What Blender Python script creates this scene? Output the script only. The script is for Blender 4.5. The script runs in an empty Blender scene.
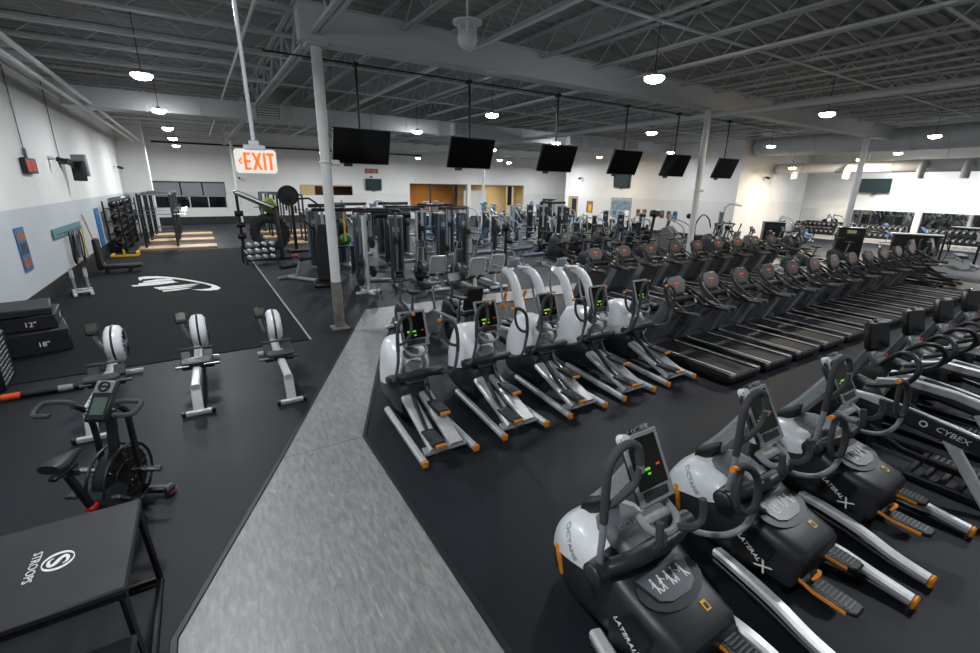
import bpy, math, random
from math import sin, cos, pi, radians, hypot, atan2
from mathutils import Vector as V, Matrix as Mx, Euler
import bmesh
random.seed(7)
SC = bpy.context.scene
COL = SC.collection
LINK = COL.objects.link


# ------------------------------------------------------------------ materials
def lin(h):
    c = [int(h[i:i + 2], 16) / 255 for i in (0, 2, 4)]
    return [x / 12.92 if x <= .04045 else ((x + .055) / 1.055) ** 2.4 for x in c]


def mat(name, hx, rough=.5, metal=0., var=.12, scale=30., bump=0., bscale=200., spec=.5, coat=0.):
    m = bpy.data.materials.new(name)
    m.use_nodes = True
    N, L = m.node_tree.nodes, m.node_tree.links
    p = N['Principled BSDF']
    c = lin(hx)
    tc = N.new('ShaderNodeTexCoord')
    nz = N.new('ShaderNodeTexNoise')
    nz.inputs['Scale'].default_value = scale
    nz.inputs['Detail'].default_value = 3
    L.new(tc.outputs['Object'], nz.inputs['Vector'])
    rp = N.new('ShaderNodeValToRGB')
    rp.color_ramp.elements[0].position = .3
    rp.color_ramp.elements[1].position = .7
    rp.color_ramp.elements[0].color = [max(0, x * (1 - var)) for x in c] + [1]
    rp.color_ramp.elements[1].color = [min(1, x * (1 + var)) for x in c] + [1]
    L.new(nz.outputs['Fac'], rp.inputs['Fac'])
    L.new(rp.outputs['Color'], p.inputs['Base Color'])
    p.inputs['Roughness'].default_value = rough
    p.inputs['Metallic'].default_value = metal
    p.inputs['Specular IOR Level'].default_value = spec
    p.inputs['Coat Weight'].default_value = coat
    if bump:
        n2 = N.new('ShaderNodeTexNoise')
        n2.inputs['Scale'].default_value = bscale
        L.new(tc.outputs['Object'], n2.inputs['Vector'])
        b = N.new('ShaderNodeBump')
        b.inputs['Strength'].default_value = bump
        b.inputs['Distance'].default_value = .01
        L.new(n2.outputs['Fac'], b.inputs['Height'])
        L.new(b.outputs['Normal'], p.inputs['Normal'])
    return m


def glow(name, hx, s):
    m = bpy.data.materials.new(name)
    m.use_nodes = True
    p = m.node_tree.nodes['Principled BSDF']
    c = lin(hx)
    p.inputs['Base Color'].default_value = c + [1]
    p.inputs['Emission Color'].default_value = c + [1]
    p.inputs['Emission Strength'].default_value = s
    return m


BLK = mat('black_plastic', '0f1012', .45)
BLKM = mat('black_paint', '0e0f11', .4, spec=.4)
DK = mat('charcoal_plastic', '24262a', .42, bump=.05)
DKB = mat('dark_blue_grey_plastic', '1c2126', .45)
GR = mat('grey_plastic', '55585c', .45)
LGR = mat('light_grey_plastic', '85898c', .45)
SIL = mat('silver_paint', 'bfc1c3', .35, .25, .06)
STL = mat('steel', '8c8e90', .28, .9, .08)
CHR = mat('chrome', 'c8c8c8', .15, 1., .03)
WHT = mat('white_gloss', 'd4d7da', .3, 0, .03, coat=.3)
WHP = mat('white_print', 'e2e2e2', .5)
ORG = mat('orange_plastic', 'd9831a', .45)
RED = mat('red_plastic', 'b02218', .45)
YEL = mat('yellow_plastic', 'd8a818', .45)
GRN = mat('green_plastic', '1f8a3c', .5)
LIME = mat('lime_rubber', '86a83c', .55)
BLU = mat('blue_vinyl', '3c5f8a', .5)
BBL = mat('bright_blue_plastic', '1c4f94', .5)
TEAL = mat('teal_plastic', '4f8f9c', .5)
BOA = mat('teal_board', '567f88', .6)
GRIP = mat('rubber_grip', '3a3b3d', .75, bump=.1)
RUB = mat('black_rubber', '0e0e10', .7, bump=.1)
VIN = mat('black_vinyl', '111215', .55, bump=.06)
DIM = mat('dim_display', '2c352f', .3)
BELT = mat('treadmill_belt', '171719', .6, bump=.08, scale=80)
SCR = mat('dark_screen', '060708', .2, spec=.3)
TAN = mat('tan_overlay', '6b5647', .5)
CONS = mat('grey_overlay', '4b4641', .3)
UPR = mat('upright_grey', '585a5d', .45)
WOOD = mat('pale_plywood', 'b2936a', .55, var=.2, scale=9)
GLED = glow('green_led', '6fd028', .6)
RLED = glow('red_led', 'e0452a', .4)
OLED = glow('amber_led', 'ffb020', 1.2)
EXO = glow('exit_letters', 'f5701c', .75)
EXP = glow('backlit_sign_panel', 'e6e2da', .45)
PIC = mat('picture_grey', '50565b', .35)
LENS = glow('lamp_lens', 'f4f8ff', 70.)
LENSW = glow('warm_lamp_lens', 'ffd9a0', 55.)


# ------------------------------------------------------------------ geometry builder
class B:
    def __init__(s):
        s.b = bmesh.new()
        s.M = Mx.Identity(4)

    def at(s, loc=(0, 0, 0), rx=0, ry=0, rz=0):
        s.M = Mx.Translation(loc) @ Euler((rx, ry, rz)).to_matrix().to_4x4()
        return s

    def add(s, vs, fs):
        bv = [s.b.verts.new(s.M @ V(v)) for v in vs]
        for f in fs:
            try:
                s.b.faces.new([bv[i] for i in f])
            except ValueError:
                pass
        return s

    def box(s, c, sz, b=.0, rot=(0, 0, 0)):
        R = Mx.Translation(c) @ Euler(rot).to_matrix().to_4x4()
        h = [x / 2 for x in sz]
        if b <= 0:
            vs = [R @ V((x * h[0], y * h[1], z * h[2])) for x in (-1, 1) for y in (-1, 1) for z in (-1, 1)]
            return s.add(vs, [(0, 1, 3, 2), (4, 6, 7, 5), (0, 4, 5, 1), (2, 3, 7, 6), (0, 2, 6, 4), (1, 5, 7, 3)])
        b = min(b, min(h) * .95)
        vs, ix = [], {}
        for x in (-1, 1):
            for y in (-1, 1):
                for z in (-1, 1):
                    for a in range(3):
                        p = [x * (h[0] - (a != 0) * b), y * (h[1] - (a != 1) * b), z * (h[2] - (a != 2) * b)]
                        ix[x, y, z, a] = len(vs)
                        vs.append(R @ V(p))
        fs = []
        for a in range(3):
            u, w = [i for i in range(3) if i != a]
            for sg in (-1, 1):
                q = []
                for i, j in ((-1, -1), (1, -1), (1, 1), (-1, 1)):
                    k = [0, 0, 0]
                    k[a], k[u], k[w] = sg, i, j
                    q.append(ix[k[0], k[1], k[2], a])
                fs.append(q)
            for i in (-1, 1):
                for j in (-1, 1):
                    k = [0, 0, 0]
                    k[u], k[w] = i, j
                    k[a] = -1
                    k2 = list(k)
                    k2[a] = 1
                    fs.append([ix[(*k, u)], ix[(*k2, u)], ix[(*k2, w)], ix[(*k, w)]])
        for x in (-1, 1):
            for y in (-1, 1):
                for z in (-1, 1):
                    fs.append([ix[x, y, z, a] for a in range(3)])
        return s.add(vs, fs)

    def loft(s, rings, cap=True, closed=True):
        n = len(rings[0])
        vs = [p for r in rings for p in r]
        fs = []
        for i in range(len(rings) - 1):
            for j in range(n if closed else n - 1):
                k = (j + 1) % n
                fs.append((i * n + j, i * n + k, (i + 1) * n + k, (i + 1) * n + j))
        if cap:
            fs += [list(range(n)), [(len(rings) - 1) * n + j for j in range(n)]]
        return s.add(vs, fs)

    def sweep(s, pts, prof, sub=0, up=None, cap=True, scales=None):
        P = [V(p) for p in pts]
        if sub and len(P) > 2:
            Q, S2 = [], []
            sc = scales or [1] * len(P)
            for i in range(len(P) - 1):
                a, b_, c, d = P[max(i - 1, 0)], P[i], P[i + 1], P[min(i + 2, len(P) - 1)]
                for k in range(sub):
                    t = k / sub
                    Q.append(.5 * ((2 * b_) + (c - a) * t + (2 * a - 5 * b_ + 4 * c - d) * t * t + (3 * b_ - a - 3 * c + d) * t ** 3))
                    S2.append(sc[i] * (1 - t) + sc[i + 1] * t)
            Q.append(P[-1])
            S2.append(sc[-1])
            P, scales = Q, S2
        rings, side = [], None
        for i, p in enumerate(P):
            t = (P[min(i + 1, len(P) - 1)] - P[max(i - 1, 0)]).normalized()
            if up is not None:
                side = t.cross(V(up))
                if side.length < 1e-4:
                    side = V((1, 0, 0))
                side.normalize()
            elif side is None:
                a = V((0, 0, 1)) if abs(t.z) < .9 else V((0, 1, 0))
                side = t.cross(a).normalized()
            else:
                side = (side - t * side.dot(t)).normalized()
            u = side.cross(t)
            k = scales[i] if scales else 1
            rings.append([p + side * (x * k) + u * (y * k) for x, y in prof])
        return s.loft(rings, cap)

    def tube(s, pts, r, n=8, sub=0, scales=None):
        return s.sweep(pts, [(r * cos(2 * pi * i / n), r * sin(2 * pi * i / n)) for i in range(n)], sub, None, True, scales)

    def bar(s, pts, w, h, sub=0, up=(0, 0, 1), c=.25, scales=None):
        a, b_, k = w / 2, h / 2, min(w, h) * c
        return s.sweep(pts, [(a, b_ - k), (a - k, b_), (k - a, b_), (-a, b_ - k), (-a, k - b_), (k - a, -b_), (a - k, -b_), (a, k - b_)], sub, up, True, scales)

    def cyl(s, p, q, r, r2=None, n=14):
        return s.sweep([p, q], [(r * cos(2 * pi * i / n), r * sin(2 * pi * i / n)) for i in range(n)], 0, None, True, [1, (r2 / r if r2 is not None else 1)])

    def lathe(s, prof, c, axis='z', n=18, cap=True):
        rings = []
        for r, h in prof:
            ring = []
            for i in range(n):
                a = 2 * pi * i / n
                x, y = r * cos(a), r * sin(a)
                ring.append(V(c) + V({'z': (x, y, h), 'x': (h, x, y), 'y': (x, h, y)}[axis]))
            rings.append(ring)
        return s.loft(rings, cap)

    def ball(s, c, r, n=14, m=9):
        if not isinstance(r, (tuple, list)):
            r = (r, r, r)
        rings = []
        for j in range(m + 1):
            a = -pi / 2 + pi * (j / m) * .998 + .001
            rings.append([V(c) + V((r[0] * cos(a) * cos(2 * pi * i / n), r[1] * cos(a) * sin(2 * pi * i / n), r[2] * sin(a))) for i in range(n)])
        return s.loft(rings)

    def torus(s, c, R, r, axis='x', n=24, m=8):
        rings = []
        for i in range(n + 1):
            a = 2 * pi * i / n
            ring = []
            for j in range(m):
                b_ = 2 * pi * j / m
                u, w, h = (R + r * cos(b_)) * cos(a), (R + r * cos(b_)) * sin(a), r * sin(b_)
                ring.append(V(c) + V({'x': (h, u, w), 'y': (u, h, w), 'z': (u, w, h)}[axis]))
            rings.append(ring)
        return s.loft(rings, False)

    def prism(s, poly, lo, hi, axis='x', b=0.):
        def P(u, w, h):
            return {'x': (h, u, w), 'y': (u, h, w), 'z': (u, w, h)}[axis]
        if b <= 0:
            return s.loft([[P(u, w, lo) for u, w in poly], [P(u, w, hi) for u, w in poly]])
        n = len(poly)
        area = sum(poly[i][0] * poly[(i + 1) % n][1] - poly[(i + 1) % n][0] * poly[i][1] for i in range(n))
        sg = 1 if area > 0 else -1
        ins = []
        for i in range(n):
            a, c, d = poly[i - 1], poly[i], poly[(i + 1) % n]
            e1, e2 = V((c[0] - a[0], c[1] - a[1])).normalized(), V((d[0] - c[0], d[1] - c[1])).normalized()
            n1, n2 = V((-e1.y, e1.x)) * sg, V((-e2.y, e2.x)) * sg
            m = (n1 + n2)
            m = m / max(.35, m.length_squared / 2)
            ins.append((c[0] + m.x * b, c[1] + m.y * b))
        return s.loft([[P(u, w, lo) for u, w in ins], [P(u, w, lo + b) for u, w in poly], [P(u, w, hi - b) for u, w in poly], [P(u, w, hi) for u, w in ins]])


def ring(hw, z0, z1, y, n=20, p=3., x=0.):
    o = []
    for i in range(n):
        a = 2 * pi * i / n
        c, d = cos(a), sin(a)
        o.append((x + hw * math.copysign(abs(c) ** (2 / p), c), y, (z0 + z1) / 2 + (z1 - z0) / 2 * math.copysign(abs(d) ** (2 / p), d)))
    return o


def arch(hw, zl, zt, y, n=15, p=3.):
    o = []
    for i in range(n):
        a = pi * i / (n - 1)
        c, d = cos(a), sin(a)
        o.append((hw * math.copysign(abs(c) ** (2 / p), c), y, zl + (zt - zl) * abs(d) ** (2 / p)))
    return o


def obj(name, b, m, parent=None, sharp=38):
    bm = b.b
    bmesh.ops.recalc_face_normals(bm, faces=bm.faces)
    for f in bm.faces:
        f.smooth = True
    sa = radians(sharp)
    for e in bm.edges:
        if len(e.link_faces) == 2 and e.calc_face_angle(0) > sa:
            e.smooth = False
    me = bpy.data.meshes.new(name)
    bm.to_mesh(me)
    bm.free()
    me.materials.append(m)
    o = bpy.data.objects.new(name, me)
    LINK(o)
    if parent:
        o.parent = parent
    return o


def thing(name, label, cat, loc=(0, 0, 0), rz=0., group=None):
    o = bpy.data.objects.new(name, None)
    o.empty_display_size = .1
    LINK(o)
    o.location = loc
    o.rotation_euler = (0, 0, rz)
    o['label'] = label
    o['category'] = cat
    if group:
        o['group'] = group
    return o


def tag(o, label, cat, group=None):
    o['label'] = label
    o['category'] = cat
    if group:
        o['group'] = group
    return o


def struct(name, b, m, sharp=38):
    o = obj(name, b, m, None, sharp)
    o['kind'] = 'structure'
    return o


def dup(o, label, loc, rz=None, group=None):
    def cp(a, par):
        c = a.copy()
        LINK(c)
        if par:
            c.parent = par
        for k in a.children:
            cp(k, c)
        return c
    r = cp(o, None)
    r.location = loc
    if rz is not None:
        r.rotation_euler = (0, 0, rz)
    r['label'] = label
    if group:
        r['group'] = group
    return r


def text(name, body, size, m, parent, loc, X, Y, ext=.002, shear=0., font_scale=1.):
    """Raised lettering: X is the reading direction, Y the letters' up direction, both in the parent's frame."""
    cu = bpy.data.curves.new(name, 'FONT')
    cu.body = body
    cu.size = size
    cu.align_x = 'CENTER'
    cu.align_y = 'CENTER'
    cu.extrude = ext
    cu.shear = shear
    cu.resolution_u = 2
    t = bpy.data.objects.new(name + '_curve', cu)
    LINK(t)
    dg = bpy.context.evaluated_depsgraph_get()
    me = bpy.data.meshes.new_from_object(t.evaluated_get(dg))
    bpy.data.objects.remove(t)
    me.materials.clear()
    me.materials.append(m)
    me.name = name
    x, y = V(X).normalized(), V(Y).normalized()
    z = x.cross(y)
    R = Mx(((x.x * font_scale, y.x, z.x, loc[0]), (x.y * font_scale, y.y, z.y, loc[1]), (x.z * font_scale, y.z, z.z, loc[2]), (0, 0, 0, 1)))
    me.transform(R)
    o = bpy.data.objects.new(name, me)
    LINK(o)
    if parent:
        o.parent = parent
    return o


ORD = ['first', 'second', 'third', 'fourth', 'fifth', 'sixth', 'seventh', 'eighth', 'ninth', 'tenth', 'eleventh', 'twelfth', 'thirteenth', 'fourteenth', 'fifteenth', 'sixteenth']
# ------------------------------------------------------------------ camera
CAMH = 2.9
f_px = 451.85
yw, pt, rl = [radians(a) for a in (32.2627, 17.1482, .94023)]
fw = V((sin(yw) * cos(pt), cos(yw) * cos(pt), -sin(pt)))
rt = V((cos(yw), -sin(yw), 0))
up_ = rt.cross(fw)
r_ = cos(rl) * rt + sin(rl) * up_
u_ = -sin(rl) * rt + cos(rl) * up_
cam = bpy.data.cameras.new('camera')
cam.sensor_width = 36
cam.lens = 36 * f_px / 980
cam.clip_end = 200
cam.clip_start = .05
co = bpy.data.objects.new('camera', cam)
LINK(co)
co.matrix_world = Mx(((r_.x, u_.x, -fw.x, 0), (r_.y, u_.y, -fw.y, 0), (r_.z, u_.z, -fw.z, CAMH), (0, 0, 0, 1)))
SC.camera = co
SC.view_settings.view_transform = 'Standard'
SC.view_settings.look = 'None'
SC.view_settings.gamma = 1
SC.view_settings.use_curve_mapping = False
SC.view_settings.exposure = 0.0

# ------------------------------------------------------------------ floor
def floor_mat(name, hx, speck, sp=.62, rough=.55, sc=260., patch=.25):
    m = bpy.data.materials.new(name)
    m.use_nodes = True
    N, L = m.node_tree.nodes, m.node_tree.links
    p = N['Principled BSDF']
    p.inputs['Specular IOR Level'].default_value = .25
    tc = N.new('ShaderNodeTexCoord')
    a = N.new('ShaderNodeTexNoise')
    a.inputs['Scale'].default_value = sc
    a.inputs['Detail'].default_value = 1
    b = N.new('ShaderNodeTexNoise')
    b.inputs['Scale'].default_value = .8
    b.inputs['Detail'].default_value = 5
    L.new(tc.outputs['Object'], a.inputs['Vector'])
    L.new(tc.outputs['Object'], b.inputs['Vector'])
    r = N.new('ShaderNodeValToRGB')
    r.color_ramp.elements[0].position = sp
    r.color_ramp.elements[1].position = sp + .08
    r.color_ramp.elements[0].color = lin(hx) + [1]
    r.color_ramp.elements[1].color = lin(speck) + [1]
    L.new(a.outputs['Fac'], r.inputs['Fac'])
    mx = N.new('ShaderNodeMixRGB')
    mx.blend_type = 'MULTIPLY'
    mx.inputs['Fac'].default_value = 1
    q = N.new('ShaderNodeValToRGB')
    q.color_ramp.elements[0].position = .35
    q.color_ramp.elements[1].position = .65
    q.color_ramp.elements[0].color = [1 - patch] * 3 + [1]
    q.color_ramp.elements[1].color = [1, 1, 1, 1]
    L.new(b.outputs['Fac'], q.inputs['Fac'])
    L.new(r.outputs['Color'], mx.inputs[1])
    L.new(q.outputs['Color'], mx.inputs[2])
    L.new(mx.outputs['Color'], p.inputs['Base Color'])
    mr = N.new('ShaderNodeMapRange')
    mr.inputs['To Min'].default_value = rough - .08
    mr.inputs['To Max'].default_value = rough + .1
    L.new(b.outputs['Fac'], mr.inputs['Value'])
    L.new(mr.outputs['Result'], p.inputs['Roughness'])
    bu = N.new('ShaderNodeBump')
    bu.inputs['Strength'].default_value = .15
    bu.inputs['Distance'].default_value = .003
    L.new(a.outputs['Fac'], bu.inputs['Height'])
    L.new(bu.outputs['Normal'], p.inputs['Normal'])
    return m


def walk_mat():
    m = bpy.data.materials.new('grey_vinyl_walkway')
    m.use_nodes = True
    N, L = m.node_tree.nodes, m.node_tree.links
    p = N['Principled BSDF']
    tc = N.new('ShaderNodeTexCoord')
    mp = N.new('ShaderNodeMapping')
    mp.inputs['Scale'].default_value = (24, 6., 1)
    mp.inputs['Rotation'].default_value = (0, 0, .12)
    L.new(tc.outputs['Object'], mp.inputs['Vector'])
    a = N.new('ShaderNodeTexNoise')
    a.inputs['Scale'].default_value = 1.
    a.inputs['Detail'].default_value = 7
    a.inputs['Roughness'].default_value = .68
    a.inputs['Distortion'].default_value = .6
    L.new(mp.outputs['Vector'], a.inputs['Vector'])
    r = N.new('ShaderNodeValToRGB')
    e = r.color_ramp.elements
    e[0].position, e[1].position = .3, .5
    e[0].color, e[1].color = lin('686967') + [1], lin('7b7d7d') + [1]
    for pos, c in ((.62, '8a8b88'), (.7, 'a29f95')):
        k = e.new(pos)
        k.color = lin(c) + [1]
    L.new(a.outputs['Fac'], r.inputs['Fac'])
    L.new(r.outputs['Color'], p.inputs['Base Color'])
    p.inputs['Roughness'].default_value = .42
    return m


FLOOR = floor_mat('rubber_floor', '15191f', '252c34')
TURF = floor_mat('black_turf', '0d0e10', '17181b', .55, .95, 400., .2)
WALK = walk_mat()
X0, X1, Y0, Y1, ZC = -3.42, 35., -4.5, 40., 6.25
struct('floor', B().box(((X0 + X1) / 2, (Y0 + Y1) / 2, -.1), (X1 - X0 + .6, Y1 - Y0 + .6, .2)), FLOOR)


def slab(name, poly, z0, z1, m):
    return struct(name, B().prism(poly, z0, z1, 'z'), m)


slab('turf_floor', [(X0 + .01, 8.9), (1.47, 8.92), (1.47, 24.3), (X0 + .01, 24.3)], -.02, .012, TURF)
struct('trim_1', B().box((1.495, 16.7, .006), (.03, 15.6, .02)), mat('white_edging', 'a0a2a5', .5))
slab('walkway_floor', [(-.52, Y0), (1.27, Y0), (1.28, 4.86), (.39, 4.86), (-.52, 2.98)], -.02, .004, WALK)
slab('walkway_floor', [(.395, 4.868), (1.28, 4.868), (2.27, 7.2), (3.42, 9.62), (20.4, 9.62), (20.4, 10.6), (3.1, 10.6), (2.86, 10.1)], -.02, .004, WALK)
slab('walkway_floor', [(20.41, 4.6), (22.25, 4.6), (22.25, 10.6), (20.41, 10.6)], -.02, .004, WALK)
slab('walkway_floor', [(20.41, Y0), (22.25, Y0), (22.25, 4.59), (20.41, 4.59)], -.02, .004, WALK)
BEV = mat('black_edge_strip', '0c0d0f', .5)
def strip(n, pts, w=.045):
    struct(n, B().bar([(x, y, .006) for x, y in pts], w, .02, up=(0, 0, 1)), BEV)
strip('trim_2', [(-.545, Y0), (-.545, 2.98), (.38, 4.88), (2.85, 10.12), (3.09, 10.62)])
strip('trim_3', [(1.3, Y0), (1.305, 4.87), (2.29, 7.19), (3.44, 9.6), (20.4, 9.6)])

# ------------------------------------------------------------------ walls
def wall_mat(name, lower, upper):
    m = bpy.data.materials.new(name)
    m.use_nodes = True
    N, L = m.node_tree.nodes, m.node_tree.links
    p = N['Principled BSDF']
    tc = N.new('ShaderNodeTexCoord')
    sx = N.new('ShaderNodeSeparateXYZ')
    L.new(tc.outputs['Object'], sx.inputs[0])
    g = N.new('ShaderNodeMath')
    g.operation = 'GREATER_THAN'
    g.inputs[1].default_value = 2.27
    L.new(sx.outputs['Z'], g.inputs[0])
    nz = N.new('ShaderNodeTexNoise')
    nz.inputs['Scale'].default_value = .7
    nz.inputs['Detail'].default_value = 6
    L.new(tc.outputs['Object'], nz.inputs['Vector'])
    a = N.new('ShaderNodeMixRGB')
    a.inputs[1].default_value = lin(lower) + [1]
    a.inputs[2].default_value = lin(upper) + [1]
    L.new(g.outputs[0], a.inputs['Fac'])
    b = N.new('ShaderNodeMixRGB')
    b.blend_type = 'MULTIPLY'
    b.inputs['Fac'].default_value = .22
    L.new(a.outputs['Color'], b.inputs[1])
    L.new(nz.outputs['Fac'], b.inputs[2])
    L.new(b.outputs['Color'], p.inputs['Base Color'])
    p.inputs['Roughness'].default_value = .75
    return m


WALL = wall_mat('two_tone_wall_paint', 'bfc4c8', 'e2e2df')
WALLB = wall_mat('faint_two_tone_paint', 'd6d4d1', 'e0deda')
WALLW = mat('white_wall_paint', 'd2d0cb', .7, var=.05, scale=.8)
KICK = mat('black_kick_board', '131417', .55)
T = .2
struct('wall_left', B().box((X0 - T / 2, (Y0 + Y1) / 2, 3.2), (T, Y1 - Y0, 6.4)), WALL)
struct('wall_front', B().box(((X0 + X1) / 2, Y0 - T / 2, 3.2), (X1 - X0, T, 6.4)), WALL)
struct('wall_right', B().box((X1 + T / 2, (Y0 + Y1) / 2, 3.2), (T, Y1 - Y0, 6.4)), WALLW)
struct('wall_inner', B().box((31, 23.4, 3.2), (8, 15.2, 6.4)), WALLB)
# back wall with its window band and the openings of the room behind
def backwall():
    b = B()
    W = [(-2.75, 1.9, 1.08, 2.95), (7.1, 11.3, 2.05, 2.85), (16.45, 22.35, .55, 3.1), (22.75, 29.2, 0., 3.1)]
    x = X0
    for a, c, z0, z1 in W:
        b.box(((x + a) / 2, Y1 + T / 2, 3.2), (a - x, T, 6.4))
        if z0 > 0:
            b.box(((a + c) / 2, Y1 + T / 2, z0 / 2), (c - a, T, z0))
        b.box(((a + c) / 2, Y1 + T / 2, (z1 + 6.4) / 2), (c - a, T, 6.4 - z1))
        x = c
    b.box(((x + X1) / 2, Y1 + T / 2, 3.2), (X1 - x, T, 6.4))
    return b
struct('wall_back', backwall(), WALLB)
struct('trim_4', B().box((X0 + .65, 34.5, 3.2), (1.3, .9, 6.4)), WALL)
struct('baseboard_left', B().box((X0 + .012, (Y0 + Y1) / 2, .21), (.024, Y1 - Y0, .42)), KICK)
struct('baseboard_back', B().box((6.5, Y1 - .012, .25), (19.9, .024, .5)), KICK)
struct('baseboard_inner', B().box((26.988, 23.4, .1), (.024, 15.2, .2)), KICK)
# window 1: four dark panes under a grey blind
WF = mat('window_frame_paint', 'b5b8ba', .5)
GLS = mat('night_glass', '0b0d10', .08, spec=.6)
def win(name, x0, x1, z0, z1, n, y=Y1 + .08):
    b = B()
    for z in (z0 + .03, z1 - .03):
        b.box(((x0 + x1) / 2, y, z), (x1 - x0, .1, .06))
    for i in range(n + 1):
        b.box((x0 + .03 + (x1 - x0 - .06) * i / n, y, (z0 + z1) / 2), (.06, .1, z1 - z0))
    r = struct(name, b, WF)
    g = obj('window_pane', B().box(((x0 + x1) / 2, y + .03, (z0 + z1) / 2), (x1 - x0 - .1, .02, z1 - z0 - .1)), GLS, r)
    return r
win('window_1', -2.75, 1.9, 1.08, 1.97, 4)
BLIND = mat('grey_roller_blind', '7b7e82', .8)
for i, (a, c) in enumerate(((-2.72, -.9), (-.82, .42), (.5, 1.87))):
    tg = thing('roller_blind', ['grey roller blind beside the wall corner, over the dark window', 'grey roller blind in the middle of the dark window band', 'grey roller blind at the window end beside the exit pole'][i], 'window blind', ((a + c) / 2, Y1 - .05, 1.97))
    obj('blind_fabric', B().box((0, 0, .47), (c - a, .02, .94)), BLIND, tg)
    obj('blind_cassette', B().box((0, 0, .93), (c - a + .05, .09, .09), .02), DK, tg)
# the lit rooms behind the back wall
OCHRE = mat('ochre_room_wall', 'a8763a', .7)
BEIGE = mat('beige_room_wall', 'c8b48a', .7)
struct('wall_lounge', B().box((19.4, 44.0, 2), (7.5, .2, 4)).box((15.7, 42.1, 2), (.2, 3.8, 4)), OCHRE)
struct('wall_hall', B().box((27, 43.6, 2), (7.6, .2, 4)).box((30.4, 42, 2), (.2, 3.4, 4)), BEIGE)
struct('wall_office', B().box((9.2, 42.5, 2), (5.4, .2, 4)), mat('brown_room_wall', '4a3b28', .7))
struct('ceiling_lounge', B().box((18.5, 42.1, 3.3), (24.6, 3.8, .1)), WALLW)
struct('floor_lounge', B().box((18.5, 42.1, -.06), (24.6, 3.8, .1)), FLOOR)
mu = B()
for x in (18.5, 20.9):
    mu.box((x, Y1 + .08, 1.82), (.1, .1, 2.56))
struct('window_2', mu.box((19.4, Y1 + .08, 3.07), (5.9, .1, .06)), mat('dark_mullion', '26262a', .5))
struct('trim_5', B().box((22.55, Y1 - .02, 1.9), (.38, .14, 2.6)), WALLW)
struct('trim_6', B().box((24.1, Y1 + 1.5, 1.3), (2.6, .12, 2.5)), WALLW)
pw = B().box((7.1 + 2.1, Y1 + .08, 2.8), (4.2, .08, .08)).box((7.7, Y1 + .08, 2.45), (1.1, .06, .78))
struct('window_3', pw, mat('tan_panel', 'b99a6a', .6))
dp = thing('door_panel', 'dark glazed door standing open in the lit hallway', 'door', (27.6, Y1 + .3, 0))
obj('door_leaf', B().box((0, 0, 1.5), (.9, .06, 3.0)), BEIGE, dp)
obj('door_glass', B().box((-.05, -.04, 2.05), (.5, .03, 1.9)), GLS, dp)
# paintwork door by the corner of the inner wall
dr = struct('door_1', B().box((26.97, 29.9, 1.15), (.06, 1.1, 2.3)), mat('tan_door_frame', '9a8468', .6))
obj('door_opening', B().box((26.93, 29.7, 1.1), (.03, .5, 2.0)), BLK, dr)

# ------------------------------------------------------------------ mirrors on the wall behind the dumbbells
MIR = bpy.data.materials.new('mirror_glass')
MIR.use_nodes = True
_p = MIR.node_tree.nodes['Principled BSDF']
_n = MIR.node_tree.nodes.new('ShaderNodeTexNoise')
_n.inputs['Scale'].default_value = .6
_r = MIR.node_tree.nodes.new('ShaderNodeMapRange')
_r.inputs['To Min'].default_value = .01
_r.inputs['To Max'].default_value = .03
MIR.node_tree.links.new(_n.outputs['Fac'], _r.inputs['Value'])
MIR.node_tree.links.new(_r.outputs['Result'], _p.inputs['Roughness'])
_p.inputs['Base Color'].default_value = (.75, .78, .78, 1)
_p.inputs['Metallic'].default_value = 1
for i, (a, c) in enumerate(((12.8, 15.7), (9.75, 12.75), (-4.2, 9.4))):
    tag(obj('wall_mirror', B().box((X1 - .02, (a + c) / 2, 1.12), (.02, c - a, 1.55)), MIR),
        ['wall mirror panel closest to the inner wall corner', 'wall mirror panel in the middle, behind the dumbbell racks', 'longest wall mirror panel beyond the white post'][i], 'mirror')
struct('trim_7', B().box((X1 - .06, 9.57, 1.0), (.12, .3, 2.0)), WALLW)

# ------------------------------------------------------------------ ceiling
CEIL = mat('ceiling_deck_paint', '989a99', .8, var=.04)
JOI = mat('joist_paint', 'b8baba', .6, var=.03)
b = B()
n = int((Y1 - Y0) / .32)
for i in range(n):
    y = Y0 + i * .32
    b.loft([[(x, y, ZC), (x, y + .1, ZC), (x, y + .14, ZC + .08), (x, y + .28, ZC + .08), (x, y + .32, ZC)] for x in (X0, X1)], False, False)
b.box(((X0 + X1) / 2, (Y0 + Y1) / 2, ZC + .2), (X1 - X0, Y1 - Y0, .1))
struct('ceiling', b, CEIL)


def joist():
    b = B()
    zt, zb = ZC - .02, ZC - .52
    L_ = Y1 - Y0
    for dx in (-.04, .04):
        b.box((dx, L_ / 2, zt), (.05, L_, .04))
        b.box((dx, L_ / 2, zb), (.05, L_, .04))
    y, k = 0., 0
    while y < L_ - .6:
        b.bar([(0, y, zb if k % 2 else zt), (0, y + .55, zt if k % 2 else zb)], .022, .022, up=(1, 0, 0), c=.1)
        y += .55
        k += 1
    return b


j0 = None
xj = 3.8
while xj < X1:
    if j0 is None:
        j0 = struct('joist_beam', joist(), JOI)
        j0.location = (xj, Y0, 0)
    else:
        c = j0.copy()
        LINK(c)
        c.location = (xj, Y0, 0)
    xj += 1.66
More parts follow.
